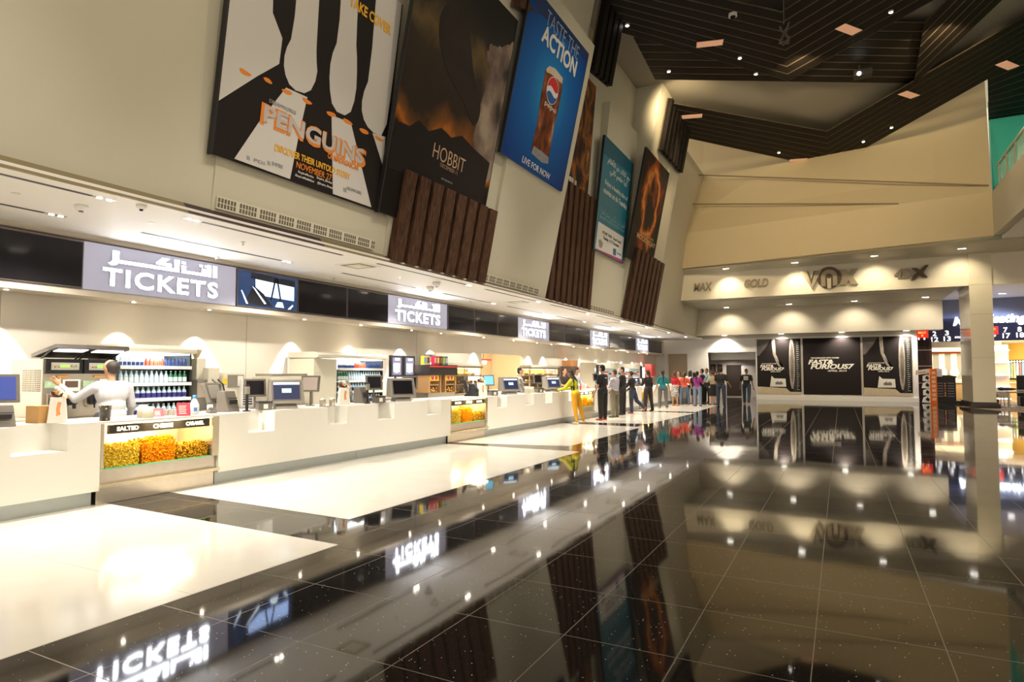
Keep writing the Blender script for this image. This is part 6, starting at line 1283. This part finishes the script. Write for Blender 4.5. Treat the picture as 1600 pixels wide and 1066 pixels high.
ZB_ = mat('black_white_zigzag_skirt', (.5, .5, .5), .8); nt, ns, L, b = nodes(ZB_); tc = ns.new('ShaderNodeTexCoord'); wv = ns.new('ShaderNodeTexWave'); wv.bands_direction = 'Z'; wv.inputs['Scale'].default_value = 5; wv.inputs['Distortion'].default_value = 6; wv.inputs['Detail Scale'].default_value = 4; L.new(tc.outputs['Object'], wv.inputs[0]); L.new(ramp(nt, wv.outputs['Fac'], [(.45, (.02, .02, .02)), (.55, (.65, .62, .58))]), b.inputs['Base Color'])
x, y = fp(1055, 634.5); person('woman in a red top and black and white patterned skirt with curly hair', x, y, 60, 1.62, (.40, .19, .09), ('curly', (.10, .04, .015)), ((.42, .012, .02), 'long'), ('skirt', ZB_), (.45, .24, .10), True, arms=((15, 8, 60, 25), (15, 10, 70, 35)))
x, y = fp(1062, 632); person('woman in a beige blouse and black trousers facing the woman in red', x, y, 235, 1.60, (.52, .29, .19), ('bun', (.03, .018, .012)), ((.48, .42, .34), 'long'), ('trousers', (.015, .013, .013)), (.03, .02, .02), True, arms=((25, 8, 80, 20), (20, 8, 80, 20)))
x, y = fp(1070, 633); person('woman in a coral t-shirt and faded jeans seen from behind', x, y, 95, 1.58, (.50, .28, .18), ('ponytail', (.03, .018, .012)), ((.72, .11, .05), 'short'), ('trousers', (.10, .15, .22)), (.5, .10, .05), True, arms=((8, 22, 40, 10), (8, 22, 40, 10)), legs=((0, 10, 2), (0, 10, 2)))
x, y = fp(1079, 630); person('woman in a white blouse and dark trousers with long straight dark hair', x, y, 100, 1.68, (.46, .25, .15), ('long', (.022, .014, .012)), ((.66, .63, .58), 'short'), ('trousers', (.03, .022, .02)), (.03, .02, .02), True, arms=((15, 14, 50, 20), (15, 14, 50, 20)))
x, y = fp(1085, 630.5); person('woman in a black top and black skirt half hidden behind the purple t-shirt', x, y - .0, 130, 1.58, (.52, .29, .16), ('long', (.02, .013, .011)), ((.02, .016, .018), 'short'), ('skirt', (.02, .016, .018)), (.5, .3, .16), True)
x, y = fp(1090, 635); person('woman in a purple t-shirt and pale jeans holding a phone near her face', x, y, 75, 1.62, (.46, .24, .14), ('ponytail', (.012, .009, .009)), ((.25, .03, .20), 'short'), ('trousers', (.17, .22, .30)), (.05, .03, .03), True, arms=((40, 12, 95, 25), (35, 12, 100, 25)))
x, y = fp(1098, 630.5); person('man in a navy shirt and black trousers turned towards the queue', x, y, 170, 1.76, (.48, .26, .16), ('short', (.012, .009, .008)), ((.035, .032, .055), 'long'), ('trousers', (.018, .016, .016)), (.2, .1, .05), arms=((6, 6, 15, 5), (6, 6, 15, 5)))
x, y = fp(1105, 629.5); person('man in a pale blue polo shirt and black trousers facing the camera', x, y, 235, 1.78, (.55, .30, .19), ('short', (.02, .013, .010)), ((.28, .47, .52), 'short'), ('trousers', (.015, .014, .015)), (.02, .02, .02), arms=((10, 8, 30, 10), (10, 8, 30, 10)))
x, y = fp(1114, 633); tw, hd_ = person('woman in a beige blouse and black skirt raising a hand to her head', x, y, 130, 1.66, (.55, .33, .19), ('bun', (.07, .03, .015)), ((.50, .42, .30), 'long'), ('skirt', (.014, .012, .013)), (.02, .015, .015), True, arms=((30, 10, 55, 20), (70, 30, 105, 10)))
bx = thing('shoulder_bag', 'small black shoulder bag carried by the woman in the beige blouse', 'bag', loc=(x - .26, y - .05, .86)); MB().box(-.12, .12, -.06, .06, 0, .22).build('body', M_BLACK, bx, bevel=.02); MB().tube([(-.1, 0, .2), (.05, .02, .50), (.12, 0, .2)], .008).build('strap', M_BLACK, bx)
x, y = fp(1121, 630.5); person('person in pale jeans half hidden behind the man in the black polo shirt', x, y, 180, 1.6, (.5, .28, .18), ('short', (.02, .014, .012)), ((.04, .035, .035), 'short'), ('trousers', (.2, .27, .34)), (.03, .03, .03))
x, y = fp(1127, 636); person('man in a black polo shirt and dark blue jeans seen from behind, hand held out', x, y, 80, 1.80, (.48, .26, .15), ('short', (.012, .009, .008)), ((.022, .020, .022), 'short'), ('trousers', DJEAN), (.02, .02, .02), arms=((15, 12, 60, 20), (8, 14, 50, 8)))
x, y = fp(1167, 631.5); person('man in a black t-shirt with a white square back print walking away past the corridor', x, y, 88, 1.78, (.26, .13, .07), ('shaved', (.02, .012, .009)), ((.018, .016, .017), 'short'), ('trousers', (.04, .055, .085)), (.42, .2, .13), arms=((10, 12, 15, 0), (-12, 12, 12, 0)), legs=((14, 2, 6), (-12, 2, 14)), prints=(.33, .22, .20), head=(-25, 0))
# ================================================================== GENERAL HALL LIGHT (wall spotlights, plus fill lamps added without fixtures)
for k, (x, y) in enumerate(((-1.5, 2), (0, 7), (-1.5, 12), (0, 17), (-1.5, 22), (0, 28))):
    spot('added_hall_fill', (x, y, 11.9), (-6.8, y, .6), 720, 42, (1, .92, .80), .7, .2)  # added spots, aimed to brighten the counter fronts and pale floor
for k, (x, y) in enumerate(((2.5, 10), (1.5, 24), (1, 25), (4.5, 20))): spot('added_hall_fill', (x, y, 11.9), (x, y + 2, 0), 900, 90, (1, .84, .62), .8, .2)  # more added fill, for the open floor and the pillar
for k, y in enumerate((3, 9, 15, 21, 27)):
    spot('wall_spotlight', (-1.0, y + 1, 11.8), (-6.6, y, 5.6), (210, 210, 190, 170, 150)[k], 80, (1, .86, .62), .9, .1)
for k, x in enumerate((-5, -1, 3)): spot('end_wall_spotlight', (x, 22, 11.6), (x, 34, 9.5), 400, 100, (1, .78, .44), .9, .1)
